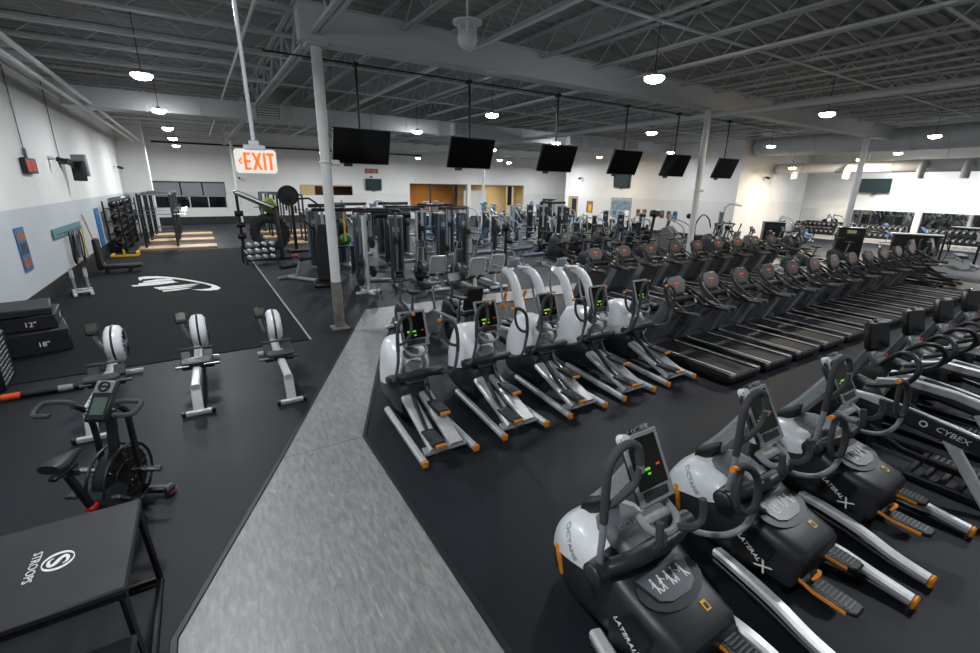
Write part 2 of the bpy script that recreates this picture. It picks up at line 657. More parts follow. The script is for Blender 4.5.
# left bay: joists run across, carried by a deep truss along the column line
b = B()
for dy in (-.04, .04):
    b.box((-.62, dy, ZC - .02), (5.6, .05, .04)).box((-.62, dy, ZC - .42), (5.6, .07, .05))
for i in range(10):
    b.bar([(-3.4 + i * .55, 0, ZC - .42 if i % 2 else ZC - .02), (-2.85 + i * .55, 0, ZC - .02 if i % 2 else ZC - .42)], .022, .022, up=(0, 1, 0), c=.1)
y = Y0 + .9
jx = struct('joist_beam', b, JOI)
jx.location = (0, y, 0)
while y < Y1 - 2:
    y += 1.66
    c = jx.copy()
    LINK(c)
    c.location = (0, y, 0)
b = B()
for dx in (-.06, .06):
    b.box((2.18 + dx, 17.7, ZC - .03), (.08, 44, .06)).box((2.18 + dx, 17.7, 5.42), (.08, 44, .06))
for i in range(52):
    b.bar([(2.18, -4.2 + i * .83, 5.42 if i % 2 else ZC - .03), (2.18, -3.37 + i * .83, ZC - .03 if i % 2 else 5.42)], .05, .05, up=(1, 0, 0), c=.1)
struct('girder_beam', b, JOI)
GIR = mat('girder_paint', 'c4c6c6', .6, var=.03)
for y in (9.4, 20.9, 32.4):
    h = .56 if y < 10 else .5
    X0_, X0 = X0, 1.9
    g = B().box(((X0 + X1) / 2, y, 5.28 + h / 2), (X1 - X0, .1 if y > 10 else .3, h)).box(((X0 + X1) / 2, y, 5.29), (X1 - X0, .44, .03)).box(((X0 + X1) / 2, y, 5.28 + h), (X1 - X0, .44, .03))
    struct('girder_beam', g, GIR)
    X0 = X0_
# sprinkler mains and bridging pipes
PIPE = mat('white_pipe_paint', 'd0d2d2', .5, var=.03)
k = 8
def pipe(pts, r, m=PIPE):
    global k
    struct('trim_%d' % k, B().tube(pts, r, 8), m)
    k += 1
for y in (3.2, 6.1, 12.6, 15.8, 24., 28.):
    pipe([(X0, y, ZC - .56), (27 if y > 15.5 else X1, y, ZC - .56)], .025)
pipe([(13.9, -4, 5.12), (13.9, 30, 5.12)], .075)
pipe([(-2.55, Y0, 5.05), (-2.55, 33.6, 5.05)], .05)
pipe([(-2.3, Y0, 5.12), (-2.3, 33.9, 5.12)], .05)
pipe([(-3.0, Y0, 5.2), (-3.0, 21, 5.2)], .04)
pipe([(5.2, Y0, 5.55), (5.2, 30, 5.55)], .03)
pipe([(1.2, Y0, 5.6), (1.2, 34, 5.6)], .03)
pipe([(9.8, Y0, 5.6), (9.8, 34, 5.6)], .03)
pipe([(-2, 38.5, 5.4), (17, 38.5, 5.4)], .06, BLKM)
pipe([(1.4, 10.15, 5.22), (18.5, 10.15, 5.22)], .016, BLKM)
# columns
COLW = mat('column_paint', 'c9cac8', .5, var=.04)
COLS = mat('stained_column_base', '6f6b64', .45, var=.3, scale=12)
for x, y in ((2.18, 9.4), (13.79, 9.4), (25.4, 9.4), (2.18, 32.4), (19.6, 32.4), (13.79, 32.4)):
    if x == 13.79 and y > 30:
        continue
    r = .095 if x < 20 else .12
    c = struct('column', B().cyl((x, y, .02), (x, y, 5.28), r, n=20), COLW)
    obj('column_foot', B().box((x, y, .02), (.34, .34, .04), .005).cyl((x, y, .03), (x, y, 1.0 if x < 3 and y < 10 else .3), r + .008, n=20), COLS, c)
    obj('column_cap', B().box((x, y, 5.25), (.36, .36, .05)), JOI, c)
    if x < 20 and y < 10:
        obj('conduit_clamp', B().torus((x, y, 3.3 if x < 3 else 2.9), r + .01, .02, 'z').box((x + .17, y - .02, 3.3 if x < 3 else 2.9), (.16, .12, .1), .02), COLW, c)
# ducts
DUCT = mat('duct_paint', 'c4c6c7', .55, var=.04)
def duct_rect():
    b = B()
    b.box((8.5, 19.5, 5.3), (23, .9, .55))
    for i in range(16):
        b.box((-2.4 + i * 1.46, 19.5, 5.3), (.05, .95, .6))
    return b
d = thing('rectangular_duct', 'long square grey ventilation duct hung across the hall behind the televisions', 'air duct', (0, 0, 0))
obj('duct_body', duct_rect(), DUCT, d)
for x in (2.55, 10.3, 16.9, 21.1):
    o = obj('duct_outlet', B().box((x, 18.95, 5.28), (.95, .4, .5), .01), DUCT, d)
    g = B()
    for i in range(5):
        g.box((x, 18.74, 5.12 + i * .08), (.7, .04, .05), 0, (.5, 0, 0))
    obj('grille_back', B().box((x, 18.757, 5.28), (.74, .02, .4)), BLK, o)
    obj('grille', g, DUCT, o)
def duct_round(x, z, r, y0, y1, name, label):
    d = thing(name, label, 'air duct', (x, 0, z))
    b = B().cyl((0, y0, 0), (0, y1, 0), r, n=24)
    y = y0
    while y < y1:
        b.torus((0, y, 0), r, .02, 'y', 24, 5)
        y += 1.3
    obj('duct_body', b, DUCT, d, 30)
    return d
d = duct_round(28.2, 5.35, .52, Y0 + .1, 15.7, 'round_duct', 'largest round grey duct running along the hall above the mirrors')
obj('hanger', B().box((0, 3, .5), (.05, .03, .5)), JOI, d)
d = duct_round(30.8, 4.25, .3, Y0 + .1, 15.7, 'round_duct', 'smaller round duct with downward spouts above the dumbbell wall')
for y in (14.3, 11.7, 8.6, 7.0, 3.5):
    obj('hanger', B().box((0, y - .6, .95), (.03, .03, 1.4)), JOI, d)
    obj('spout', B().tube([(-.1, y, .05), (-.55, y, .0), (-.75, y, -.22), (-.78, y, -.62)], .17, 14, 4), DUCT, d, 30)

# ------------------------------------------------------------------ lamps
def lamp(x, y, z, warm, on, label):
    t = thing('high_bay_light', label, 'ceiling light', (x, y, z), 0, 'high bay lamps')
    obj('lamp_lens', B().lathe([(.01, -.085), (.09, -.078), (.15, -.055), (.185, -.02), (.19, .02)], (0, 0, 0), n=20), LENSW if warm else LENS if on else GLSOFF, t)
    obj('lamp_housing', B().lathe([(.192, .015), (.17, .045), (.06, .06), (.05, .12), (.02, .13)], (0, 0, 0), n=24), LGR, t)
    obj('cable', B().cyl((0, 0, .12), (0, 0, ZC + .16 - z), .008, n=6), BLKM, t)
    if on:
        l = bpy.data.lights.new('lamp_light', 'AREA')
        l.shape = 'DISK'
        l.size = .36
        l.energy = POW * (on if on is not True else 1)
        l.spread = pi
        l.color = (1, .89, .74) if warm else (.93, .97, 1)
        o = bpy.data.objects.new('lamp_light', l)
        LINK(o)
        o.parent = t
        o.location = (0, 0, -.11)
    return t


GLSOFF = mat('unlit_lens', 'a8acb0', .4)
POW = 150
names = {-.6: 'over the turf side', 8.: 'over the walkway side', 15.3: 'over the treadmill side', 24.: 'by the inner wall side'}
step = ['the camera end', 'the exit sign', 'the first girder', 'the square duct', 'the wooden platforms', 'the far columns', 'the back wall']
for x in (-.6, 8., 15.3, 24.):
    for i, y in enumerate((.7, 6.75, 12.75, 18.45, 24.2, 29.6, 35.3)):
        if x == 24. and i in (0,):
            continue
        warm = (x == 15.3 and i == 1) or (x == 24. and i == 4)
        lamp(x, y, 5.0, warm, .5 if (x == 24. and i == 1) else (1.9 if i >= 5 else 1.2 if i == 4 else True), '%s high bay lamp %s, level with %s' % ('warm' if warm else 'white', names[x], step[i]))
for i, (x, y) in enumerate(((29.3, 10.9), (32.6, 10.5), (32.6, 6.), (32.6, 1.))):
    lamp(x, y, 4.55 if i == 0 else 5.0, i == 0, 1.9 if i else 3.2, ['warm lamp close to the inner wall end by the ducts', 'white lamp over the dumbbell racks beside the ducts', 'white lamp over the mirror wall past the ducts', 'white lamp over the far end of the mirror wall'][i])
lamp(21.2, 32.5, 5.0, False, 1.6, 'white high bay lamp above the lit hallway door, close to the far column')
lamp(30., 36., 5.0, False, 1.8, 'white high bay lamp in the far corner past the inner wall')
lamp(27.6 + 1.2, 13.9, 4.2, True, .9, 'warm lamp hanging low at the inner wall end')
for x, y, c, e in ((19.3, 41.8, (1, .72, .38), 60), (27, 41.6, (1, .85, .6), 80), (9, 41.2, (1, .8, .5), 12)):
    l = bpy.data.lights.new('room_light', 'AREA')
    l.size = 1.5
    l.energy = e
    l.color = c
    o = bpy.data.objects.new('room_light', l)
    LINK(o)
    o.location = (x, y, 3.2)
w = bpy.data.worlds.new('world')
w.use_nodes = True
w.node_tree.nodes['Background'].inputs[0].default_value = (.02, .025, .03, 1)
w.node_tree.nodes['Background'].inputs[1].default_value = .3
SC.world = w
# ------------------------------------------------------------------ cardio machines (each faces +Y, origin on the floor)
def console(par, loc, w, h, tilt, shell, face, leds, name='console', title=None, lower=None):
    """A tilted control head: shell, dark face, lit read-out lines."""
    b = B().at(loc, tilt)
    b.box((0, .022, 0), (w, .05, h), .02)
    c = obj(name, b, DK, par)
    obj('rim', B().at(loc, tilt).box((0, -.002, 0), (w + .012, .012, h + .012), .005), shell, c)
    f = B().at(loc, tilt).box((0, -.006, h * .08), (w * .84, .012, h * .74), .004)
    s = obj('screen', f, face, c)
    if lower:
        obj('keypad', B().at(loc, tilt).box((0, -.006, -h * .385), (w * .72, .012, h * .15), .005), lower, c)
    for x, z, lw, lh, m in leds:
        obj('readout', B().at(loc, tilt).box((x * w, -.013, z * h), (lw * w, .006, lh * h)), m, s)
    return c


def disc(par, name, c, r, t, m, axis='x', n=18):
    p = {'x': (c[0] - t / 2, c[1], c[2]), 'y': (c[0], c[1] - t / 2, c[2]), 'z': (c[0], c[1], c[2] - t / 2)}[axis]
    q = {'x': (c[0] + t / 2, c[1], c[2]), 'y': (c[0], c[1] + t / 2, c[2]), 'z': (c[0], c[1], c[2] + t / 2)}[axis]
    return obj(name, B().cyl(p, q, r, n=n), m, par)


# ---- lateral elliptical
def lateral_elliptical(label, loc, group):
    t = thing('lateral_elliptical', label, 'elliptical trainer', loc, 0, group)
    body = B().loft([ring(.17, .24, .4, .5), ring(.26, .13, .47, .6), ring(.31, .1, .53, .75), ring(.33, .06, .58, .92), ring(.335, .05, .63, 1.1), ring(.335, .05, .66, 1.25), ring(.305, .05, .62, 1.42), ring(.25, .06, .5, 1.56), ring(.16, .1, .36, 1.64), ring(.06, .16, .28, 1.66)])
    bd = obj('side_body', body, DKB, t, 50)
    nose = B().loft([arch(.31, .53, .67, 1.06), arch(.343, .5, .715, 1.14), arch(.343, .46, .735, 1.3), arch(.318, .41, .7, 1.44), arch(.265, .36, .6, 1.56), arch(.18, .31, .46, 1.645), arch(.06, .27, .34, 1.68)])
    ns = obj('nose_cover', nose, WHT, t, 50)
    for s in (-1, 1):
        lt_ = text('lettering', 'OCTANE', .058, LGR, ns, (0, 1.34, .575), (0, s, .75 * s), (0, -.75, 1), .002)
        st_ = ((1.06, .31, .53, .67), (1.14, .343, .5, .715), (1.3, .343, .46, .735), (1.44, .318, .41, .7), (1.56, .265, .36, .6), (1.68, .06, .27, .34))
        for v in lt_.data.vertices:
            for i_ in range(5):
                if st_[i_][0] <= v.co.y <= st_[i_ + 1][0]:
                    q_ = (v.co.y - st_[i_][0]) / (st_[i_ + 1][0] - st_[i_][0])
                    hw, zl, zt = [st_[i_][k] * (1 - q_) + st_[i_ + 1][k] * q_ for k in (1, 2, 3)]
                    d_ = min(max((v.co.z - zl) / (zt - zl), 0), .99)
                    v.co.x = s * (hw * (1 - d_ ** 3) ** (1 / 3) + .004) + v.co.x * .5
        obj('accent_strip', B().bar([(s * .305, 1.47, .45), (s * .31, 1.44, .36), (s * .29, 1.42, .22)], .045, .02, 3, (s, 0, 0)), ORG, bd)
        pan = B().add([(s * .335, .62, .44), (s * .342, .78, .5), (s * .35, .92, .3), (s * .35, .9, .16), (s * .335, .7, .2)], [(0, 1, 2, 3, 4)])
        pp = obj('side_panel', pan, BLK, bd)
        text('lettering', 'LATERAL', .052, WHP, bd, (s * .354, .79, .345), (0, s, .62 * s), (0, -.62, 1), .003, .2)
        text('lettering', 'X', .13, WHP, bd, (s * .352, .68, .26), (0, s, .4 * s), (0, -.4, 1), .003, .2)
    # rear shroud with its picture window
    sh = B().loft([arch(.25, .24, .45, .46, p=6), arch(.29, .18, .48, .5, p=6), arch(.315, .2, .525, .68, p=6), arch(.335, .28, .58, .84, p=6), arch(.345, .34, .645, .98, p=6), arch(.335, .42, .69, 1.09, p=5)])
    so = obj('rear_shroud', sh, DK, t, 50)
    sl = radians(19)
    obj('picture_recess', B().at((0, .775, .567), sl).prism([(.27 * cos(a), .155 * sin(a)) for a in [2 * pi * i / 20 for i in range(20)]], -.012, .004, 'z'), DKB, so)
    pl = B().at((0, .775, .575), sl).prism([(-.22, .09), (-.16, -.065), (-.08, -.1), (.08, -.1), (.16, -.065), (.22, .09)], -.01, .008, 'z')
    po = obj('exercise_picture', pl, PIC, so)
    fg = B().at((0, .78, .586), sl)
    for i, (x, lean) in enumerate(((-.13, .02), (-.065, -.01), (0, .015), (.06, -.02), (.12, .02))):
        fg.ball((x, .045, 0), (.009, .009, .003), 8, 4)
        fg.bar([(x, .035, 0), (x + lean * .3, 0, 0)], .015, .004).bar([(x + lean * .3, 0, 0), (x - .014 + lean, -.042, 0)], .009, .004).bar([(x + lean * .3, 0, 0), (x + .016 + lean, -.042, 0)], .009, .004)
        fg.bar([(x - .02, .0, 0), (x, .032, 0), (x + .02 - lean, .01, 0)], .006, .004)
    obj('figure_print', fg, WHP, po)
    st = obj('warning_sticker', B().at((.1, .585, .503), radians(19)).box((0, 0, 0), (.045, .06, .006)), YEL, so)
    fr = B().at((.1, .585, .507), radians(19))
    fr.box((0, -.005, 0), (.024, .034, .003))
    obj('sticker_print', fr, BLK, st)
    # lip across the shroud between the arm pivots
    obj('visor_bar', B().bar([(-.4, 1.0, .67), (-.25, .93, .71), (0, .9, .73), (.25, .93, .71), (.4, 1.0, .67)], .1, .085, 4), DK, t, 50)
    top = B().loft([arch(.17, .6, .72, .98, p=4), arch(.2, .6, .755, 1.08, p=4), arch(.2, .6, .77, 1.22, p=4), arch(.15, .62, .76, 1.3, p=4)])
    tp = obj('deck_tray', top, GR, t, 50)
    text('lettering', 'OCTANE', .06, LGR, tp, (0, 1.1, .775), (1, 0, 0), (0, 1, .2), .001)
    # mast and head
    m = B().bar([(0, 1.42, .7), (0, 1.28, .9), (0, 1.1, 1.22)], .14, .12, 3, (1, 0, 0))
    ms = obj('mast', m, LGR, t)
    obj('mast_boot', B().loft([ring(.12, .62, .76, 1.46), ring(.13, .66, .84, 1.36), ring(.09, .78, .9, 1.28)]), BLK, ms)
    c = console(t, (0, 1.04, 1.24), 0.31, .42, radians(-30), LGR, SCR, [(-.12, -.02, .24, .035, GLED), (-.33, -.06, .06, .025, GLED), (-.05, -.09, .08, .03, GLED), (.25, .0, .1, .025, RLED)], lower=DK)
    obj('console_back', B().at((0, 1.04, 1.24), radians(-30)).box((0, .06, .0), (.22, .08, .34), .03), DK, c)
    hd = obj('console_header', B().at((0, 1.04, 1.24), radians(-30)).box((.03, .03, .225), (.2, .035, .05), .012), DK, c)
    text('lettering', 'OCTANE', .04, LGR, hd, (.035, 1.04 - sin(radians(30)) * -.0 + .0 + .225 * sin(radians(30)) + .008, 1.24 + .225 * cos(radians(30))), (1, 0, 0), (0, sin(radians(30)), cos(radians(30))), .003)
    obj('round_button', B().at((0, 1.04, 1.24), radians(-30)).cyl((-.12, -.01, .2), (-.12, .045, .2), .035, n=18), WHT, c)
    # cup tray with fixed grips
    tr = B().tube([(-.13, .97, .98), (-.12, .87, .93), (0, .82, .91), (.12, .87, .93), (.13, .97, .98)], .024, 8, 4).box((0, .95, .95), (.22, .1, .05), .02)
    to = obj('cup_tray', tr, LGR, t)
    for s in (-1, 1):
        obj('fixed_grip', B().tube([(s * .06, .83, .915), (s * .14, .77, .92), (s * .2, .75, .97), (s * .2, .77, 1.1)], .024, 8, 4), GRIP, to)
    # swinging arms: the pair is mid-stride, one tucked in, one out
    def arm(s, P, name='moving_arm'):
        piv = (s * .38, 1.0, .67)
        ho = obj('pivot_hub', B().cyl((s * .34, 1.0, .67), (s * .46, .99, .67), .075, n=18).ball((s * .46, .99, .67), (.03, .07, .07)), DK, t, 50)
        a = obj(name, B().tube([piv] + P['low'], .022, 10, 4), LGR, t)
        obj('hand_grip', B().tube(P['grip'], .026, 10, 4), GRIP, a)
        obj('inner_grip', B().tube(P['loop'], .022, 10, 4), GRIP, a)
        e = P['grip'][-1]
        d = (V(e) - V(P['grip'][-2])).normalized()
        obj('grip_tip', B().cyl(e, V(e) + d * .05, .02, n=10), ORG if s > 0 else LGR, a)
        return a
    arm(-1, dict(low=[(-.42, .98, .82), (-.43, .97, .95), (-.435, .97, 1.06)],
                 grip=[(-.435, .97, 1.06), (-.44, .97, 1.22), (-.43, .98, 1.4), (-.37, .98, 1.5), (-.29, .97, 1.53), (-.24, .95, 1.5), (-.225, .93, 1.4)],
                 loop=[(-.435, .97, 1.16), (-.34, .95, 1.2), (-.25, .93, 1.28), (-.225, .93, 1.38)]))
    arm(1, dict(low=[(.5, .92, .6), (.66, .82, .58), (.78, .76, .64), (.82, .74, .76)],
                grip=[(.82, .74, .76), (.83, .74, .9), (.79, .75, 1.04), (.7, .76, 1.14), (.6, .77, 1.19), (.53, .77, 1.2)],
                loop=[(.82, .74, .8), (.71, .74, .8), (.61, .75, .88), (.57, .76, 1.03), (.59, .77, 1.17)]))
    # foot rails
    for s in (-1, 1):
        r = B().bar([(s * .36, 1.0, .13), (s * .42, .8, .16), (s * .47, .5, .15), (s * .5, .25, .1), (s * .51, .02, .07)], .09, .07, 4)
        ro = obj('stabilizer_rail', r, SIL, t)
        obj('rail_underside', B().bar([(s * .36, 1.0, .05), (s * .44, .6, .06), (s * .5, .25, .035), (s * .51, .03, .02)], .07, .04, 3), BLK, ro)
        obj('rail_end_cap', B().box((s * .51, .0, .062), (.095, .035, .085), .012), ORG, ro)
    # pedals
    for s, y0, y1, z in ((-1, .12, .46, .27), (1, .27, .62, .3)):
        x = s * .2
        pa = obj('pedal_arm', B().bar([(s * .13, .98, .3), (x, y1 + .05, z - .02), (x, y0 + .12, z - .04)], .05, .05), DK, t)
        poly = [(x - .07, y0 + .03), (x - .05, y0), (x + .05, y0), (x + .07, y0 + .03), (x + .085, y1 - .1), (x + .06, y1), (x - .06, y1), (x - .085, y1 - .1)]
        p = obj('pedal', B().prism(poly, z - .02, z + .015, 'z', .008), BLK, t)
        rb = B()
        for i in range(9):
            rb.box((x, y0 + .05 + i * .027, z + .017), (.11, .01, .008))
        obj('pedal_rib', rb, GR, p)
        obj('pedal_edge', B().bar([(x - .092, y0 + .05, z), (x - .093, y1 - .1, z), (x - .06, y1 + .008, z), (x - .02, y1 + .006, z)], .007, .026, 0), ORG, p)
        obj('toe_strap', B().tube([(x - .06, y1 - .04, z + .03), (x - .03, y1 - .05, z + .07), (x + .03, y1 - .05, z + .07), (x + .06, y1 - .04, z + .03)], .02, 6, 3), BLK, p)
        obj('toe_clip', B().bar([(x - .055, y1 - .06, z + .06), (x - .01, y1 - .08, z + .095), (x + .04, y1 - .06, z + .09)], .028, .01, 2), ORG, p)
    obj('rear_axle', B().cyl((-.28, .56, .2), (.28, .56, .2), .022).box((0, .56, .16), (.08, .06, .3), .01), BLK, t)
    return t


lt = lateral_elliptical('white-nosed lateral elliptical closest to the grey walkway, its header facing the camera', (2.16, .5, 0), 'row of lateral ellipticals')
dup(lt, 'white-nosed lateral elliptical in the middle of the row of three', (3.5, .5, 0))
dup(lt, 'white-nosed lateral elliptical next to the black arc trainers', (4.87, .5, 0))


# ---- standing elliptical
def standing_elliptical(label, loc, group, dark=False):
    t = thing('standing_elliptical', label, 'elliptical trainer', loc, 0, group)
    bd = obj('drive_housing', B().loft([ring(.2, .1, .55, .95), ring(.23, .06, .66, 1.05), ring(.24, .05, .72, 1.3), ring(.24, .05, .72, 1.55), ring(.2, .06, .6, 1.72), ring(.1, .1, .4, 1.8)]), DKB, t, 50)
    ns = obj('nose_cover', B().loft([arch(.2, .6, .84, 1.0, p=4), arch(.258, .54, .97, 1.12, p=4), arch(.265, .47, 1.06, 1.32, p=4), arch(.258, .42, 1.05, 1.52, p=4), arch(.22, .38, .87, 1.68), arch(.12, .36, .62, 1.79)]), WHT if not dark else DK, t, 50)
    obj('cross_beam', B().bar([(-.34, .96, .68), (-.2, .9, .7), (0, .88, .71), (.2, .9, .7), (.34, .96, .68)], .1, .09, 4), DK, t, 50)
    obj('dash', B().loft([arch(.13, .6, .76, .9, p=4), arch(.15, .6, .86, 1.02, p=4), arch(.14, .6, .98, 1.1, p=4)]), GR, t, 50)
    obj('mast', B().bar([(0, 1.2, .8), (0, 1.06, 1.15)], .1, .08), GR, t)
    c = console(t, (0, .96, 1.27), .33, .42, radians(-20), LGR, SCR, [(-.12, -.08, .34, .05, GLED), (-.22, -.19, .09, .04, OLED), (.0, -.19, .09, .04, GLED), (.3, -.07, .08, .02, RLED)], lower=DK)
    obj('console_back', B().at((0, .98, 1.27), radians(-20)).box((0, .06, .0), (.24, .07, .32), .03), DK, c)
    tr = B().tube([(-.12, .95, 1.06), (-.11, .86, 1.0), (0, .81, .97), (.11, .86, 1.0), (.12, .95, 1.06)], .02, 8, 4)
    tr.bar([(.04, .84, .96), (.08, .86, .86), (.06, .9, .78)], .06, .04, 2)
    obj('cup_tray', tr, LGR, t)
    for s in (-1, 1):
        q = .0 if s < 0 else .12
        piv = (s * .31, .95, .66)
        obj('pivot_hub', B().cyl((s * .26, .95, .67), (s * .37, .95, .67), .055, n=14), DK, t)
        a = obj('moving_arm', B().tube([piv, (s * (.31 + q * .6), .82 - q, .74), (s * (.29 + q), .76 - q, .95), (s * (.29 + q), .74 - q, 1.1)], .02, 8, 4), GR, t)
        k = -.08 if s > 0 else 0
        obj('hand_grip', B().tube([(s * (.29 + q), .74 - q, 1.1 + k), (s * (.29 + q), .74 - q, 1.25 + k), (s * (.27 + q), .75 - q, 1.4 + k), (s * (.2 + q), .77 - q, 1.48 + k), (s * (.1 + q), .78 - q, 1.5 + k)], .022, 8, 4), GRIP, a)
        obj('inner_grip', B().tube([(s * (.29 + q), .74 - q, 1.17 + k), (s * (.2 + q), .74 - q, 1.2 + k), (s * (.13 + q), .75 - q, 1.28 + k), (s * (.11 + q), .77 - q, 1.4 + k), (s * (.13 + q), .78 - q, 1.48 + k)], .018, 8, 4), GRIP, a)
        obj('grip_tip', B().cyl((s * (.1 + q), .78 - q, 1.5 + k), (s * (.06 + q), .78 - q, 1.5 + k), .02, n=10), ORG, a)
        ro = obj('stabilizer_rail', B().bar([(s * .27, 1.3, .12), (s * .29, .8, .1), (s * .315, .03, .06)], .075, .075), BLKM if dark else SIL, t)
        obj('rail_end_cap', B().box((s * .316, .005, .057), (.078, .03, .085), .012), ORG, ro)
        obj('ramp', B().bar([(s * .115, 1.02, .42), (s * .12, .5, .24), (s * .125, .12, .11)], .165, .075), DK if dark else SIL, t)
    obj('rear_plate', B().prism([(-.27, .12), (.27, .12), (.24, .26), (-.24, .26)], .06, .1, 'z', .01), LGR, t)
    for s, y, z in ((-1, .0, .23), (1, .42, .36)):
        x = s * .13
        pa = obj('pedal_arm', B().bar([(s * .1, 1.0, .62), (x, y + .42, z + .02), (x, y + .18, z - .02)], .045, .06, 3), DK, t)
        poly = [(x - .07, y), (x + .07, y), (x + .085, y + .1), (x + .075, y + .36), (x - .075, y + .36), (x - .085, y + .1)]
        p = obj('pedal', B().prism(poly, z - .015, z + .02, 'z', .008), BLK, t)
        rb = B()
        for i in range(7):
            rb.box((x, y + .06 + i * .04, z + .023), (.12, .014, .008))
        obj('pedal_rib', rb, GR, p)
        obj('pedal_edge', B().box((x, y - .006, z), (.13, .025, .04), .008), ORG, p)
    return t


e0 = None
for i, x in enumerate((1.98, 3.02, 4.05, 5.06, 6.03)):
    lb = ['white-nosed standing elliptical at the walkway corner, first of the row of five', 'white-nosed standing elliptical second from the walkway corner', 'white-nosed standing elliptical in the middle of the row of five',
          'white-nosed standing elliptical fourth from the walkway corner', 'white-nosed standing elliptical beside the first treadmill'][i]
    if e0 is None:
        e0 = standing_elliptical(lb, (x, 3.88, 0), 'row of standing ellipticals')
    else:
        dup(e0, lb, (x, 3.9, 0))


# ---- treadmill
def treadmill(label, loc, group):
    t = thing('treadmill', label, 'treadmill', loc, 0, group)
    dk = obj('deck', B().box((0, .92, .1), (.84, 1.8, .12), .02).box((0, .95, .03), (.7, 1.6, .06)), BLK, t)
    obj('running_belt', B().box((0, .88, .163), (.54, 1.68, .012)).cyl((-.27, .06, .12), (.27, .06, .12), .05), BELT, t)
    for s in (-1, 1):
        r = obj('side_rail', B().box((s * .35, .9, .172), (.13, 1.72, .022), .006), BLKM, t)
        obj('rail_trim', B().box((s * .305, .8, .186), (.03, 1.55, .014)), SIL, r)
        obj('rear_cap', B().box((s * .36, .05, .148), (.11, .07, .08), .02), GR, r)
        obj('upright', B().bar([(s * .39, 1.78, .1), (s * .385, 1.5, .66), (s * .36, 1.36, 1.04)], .19, .06, 3, (1, 0, 0)), UPR, t)
        h = B().tube([(s * .28, 1.5, 1.2), (s * .37, 1.34, 1.04), (s * .41, 1.18, .955), (s * .415, .95, .955), (s * .41, .72, .97)], .032, 10, 4)
        ho = obj('handrail', h, BLK, t)
        obj('upper_rail', B().tube([(s * .24, 1.5, 1.27), (s * .34, 1.34, 1.16), (s * .39, 1.1, 1.03), (s * .405, .95, .97)], .022, 8, 4), BLK, ho)
        obj('grip_end', B().tube([(s * .413, .86, .962), (s * .41, .7, .971)], .038, 10), GRIP, ho)
    hd = B().loft([ring(.3, .08, .2, 1.6), ring(.37, .06, .3, 1.72), ring(.38, .05, .33, 1.9), ring(.33, .05, .25, 2.05)])
    obj('motor_hood', hd, DK, t, 50)
    obj('front_shroud', B().prism([(1.72, .2), (1.8, .2), (1.52, .86), (1.44, .86)], -.33, .33, 'x', .02), GR, t)
    obj('head_crossbar', B().bar([(-.38, 1.4, 1.02), (-.2, 1.37, 1.06), (.2, 1.37, 1.06), (.38, 1.4, 1.02)], .14, .1, 3), BLK, t)
    obj('sensor_bar', B().tube([(-.33, 1.34, 1.04), (-.2, 1.2, .98), (.2, 1.2, .98), (.33, 1.34, 1.04)], .025, 8, 4), BLK, t)
    ca, sa = cos(radians(-24)), sin(radians(-24))
    def P(x, z):
        return (x, 1.5 - z * sa * 1., 1.28 + z * ca)
    poly = [(-.17, -.16), (.17, -.16), (.28, -.05), (.27, .09), (.17, .17), (-.17, .17), (-.27, .09), (-.28, -.05)]
    c = obj('console', B().at((0, 1.5, 1.28), radians(-24)).prism(poly, -.01, .06, 'y', .015), DK, t)
    f = obj('console_face', B().at((0, 1.5, 1.28), radians(-24)).prism([(x * .86, z * .86 + .01) for x, z in poly], -.022, -.008, 'y', .004), CONS, c)
    for x, z, w, h in ((-.035, .04, .05, .035), (.035, .04, .05, .035), (.0, -.03, .03, .014)):
        obj('readout', B().at((0, 1.5, 1.28), radians(-24)).box((x, -.024, z), (w, .004, h)), RLED, f)
    obj('keypad', B().at((0, 1.42, 1.1), radians(-50)).box((0, 0, 0), (.34, .03, .12), .01), BLK, c)
    obj('stop_key', B().at((0, 1.42, 1.1), radians(-50)).box((0, -.018, -.02), (.05, .01, .03)), RED, c)
    return t


T0 = None
TX = [6.99 + 1.02 * i for i in range(12)]
for i, x in enumerate(TX):
    lb = 'black treadmill, %s from the standing ellipticals in the nearer row of twelve' % ORD[i]
    lb = lb.replace('nearer row', 'long row')
    if i == 11:
        lb = 'black treadmill at the far end of the long row, beside the dark ellipticals'
    if T0 is None:
        T0 = treadmill(lb, (x, 3.42, 0), 'long row of treadmills')
        for o in T0.children_recursive:
            pass
    else:
        dup(T0, lb, (x, 3.42, 0))
for i in range(9):
    x = 8.55 + 1.08 * i
    dup(T0, 'black treadmill, %s from the white climbers in the second row behind the long row' % ORD[i], (x, 7.0, 0), group='second row of treadmills')


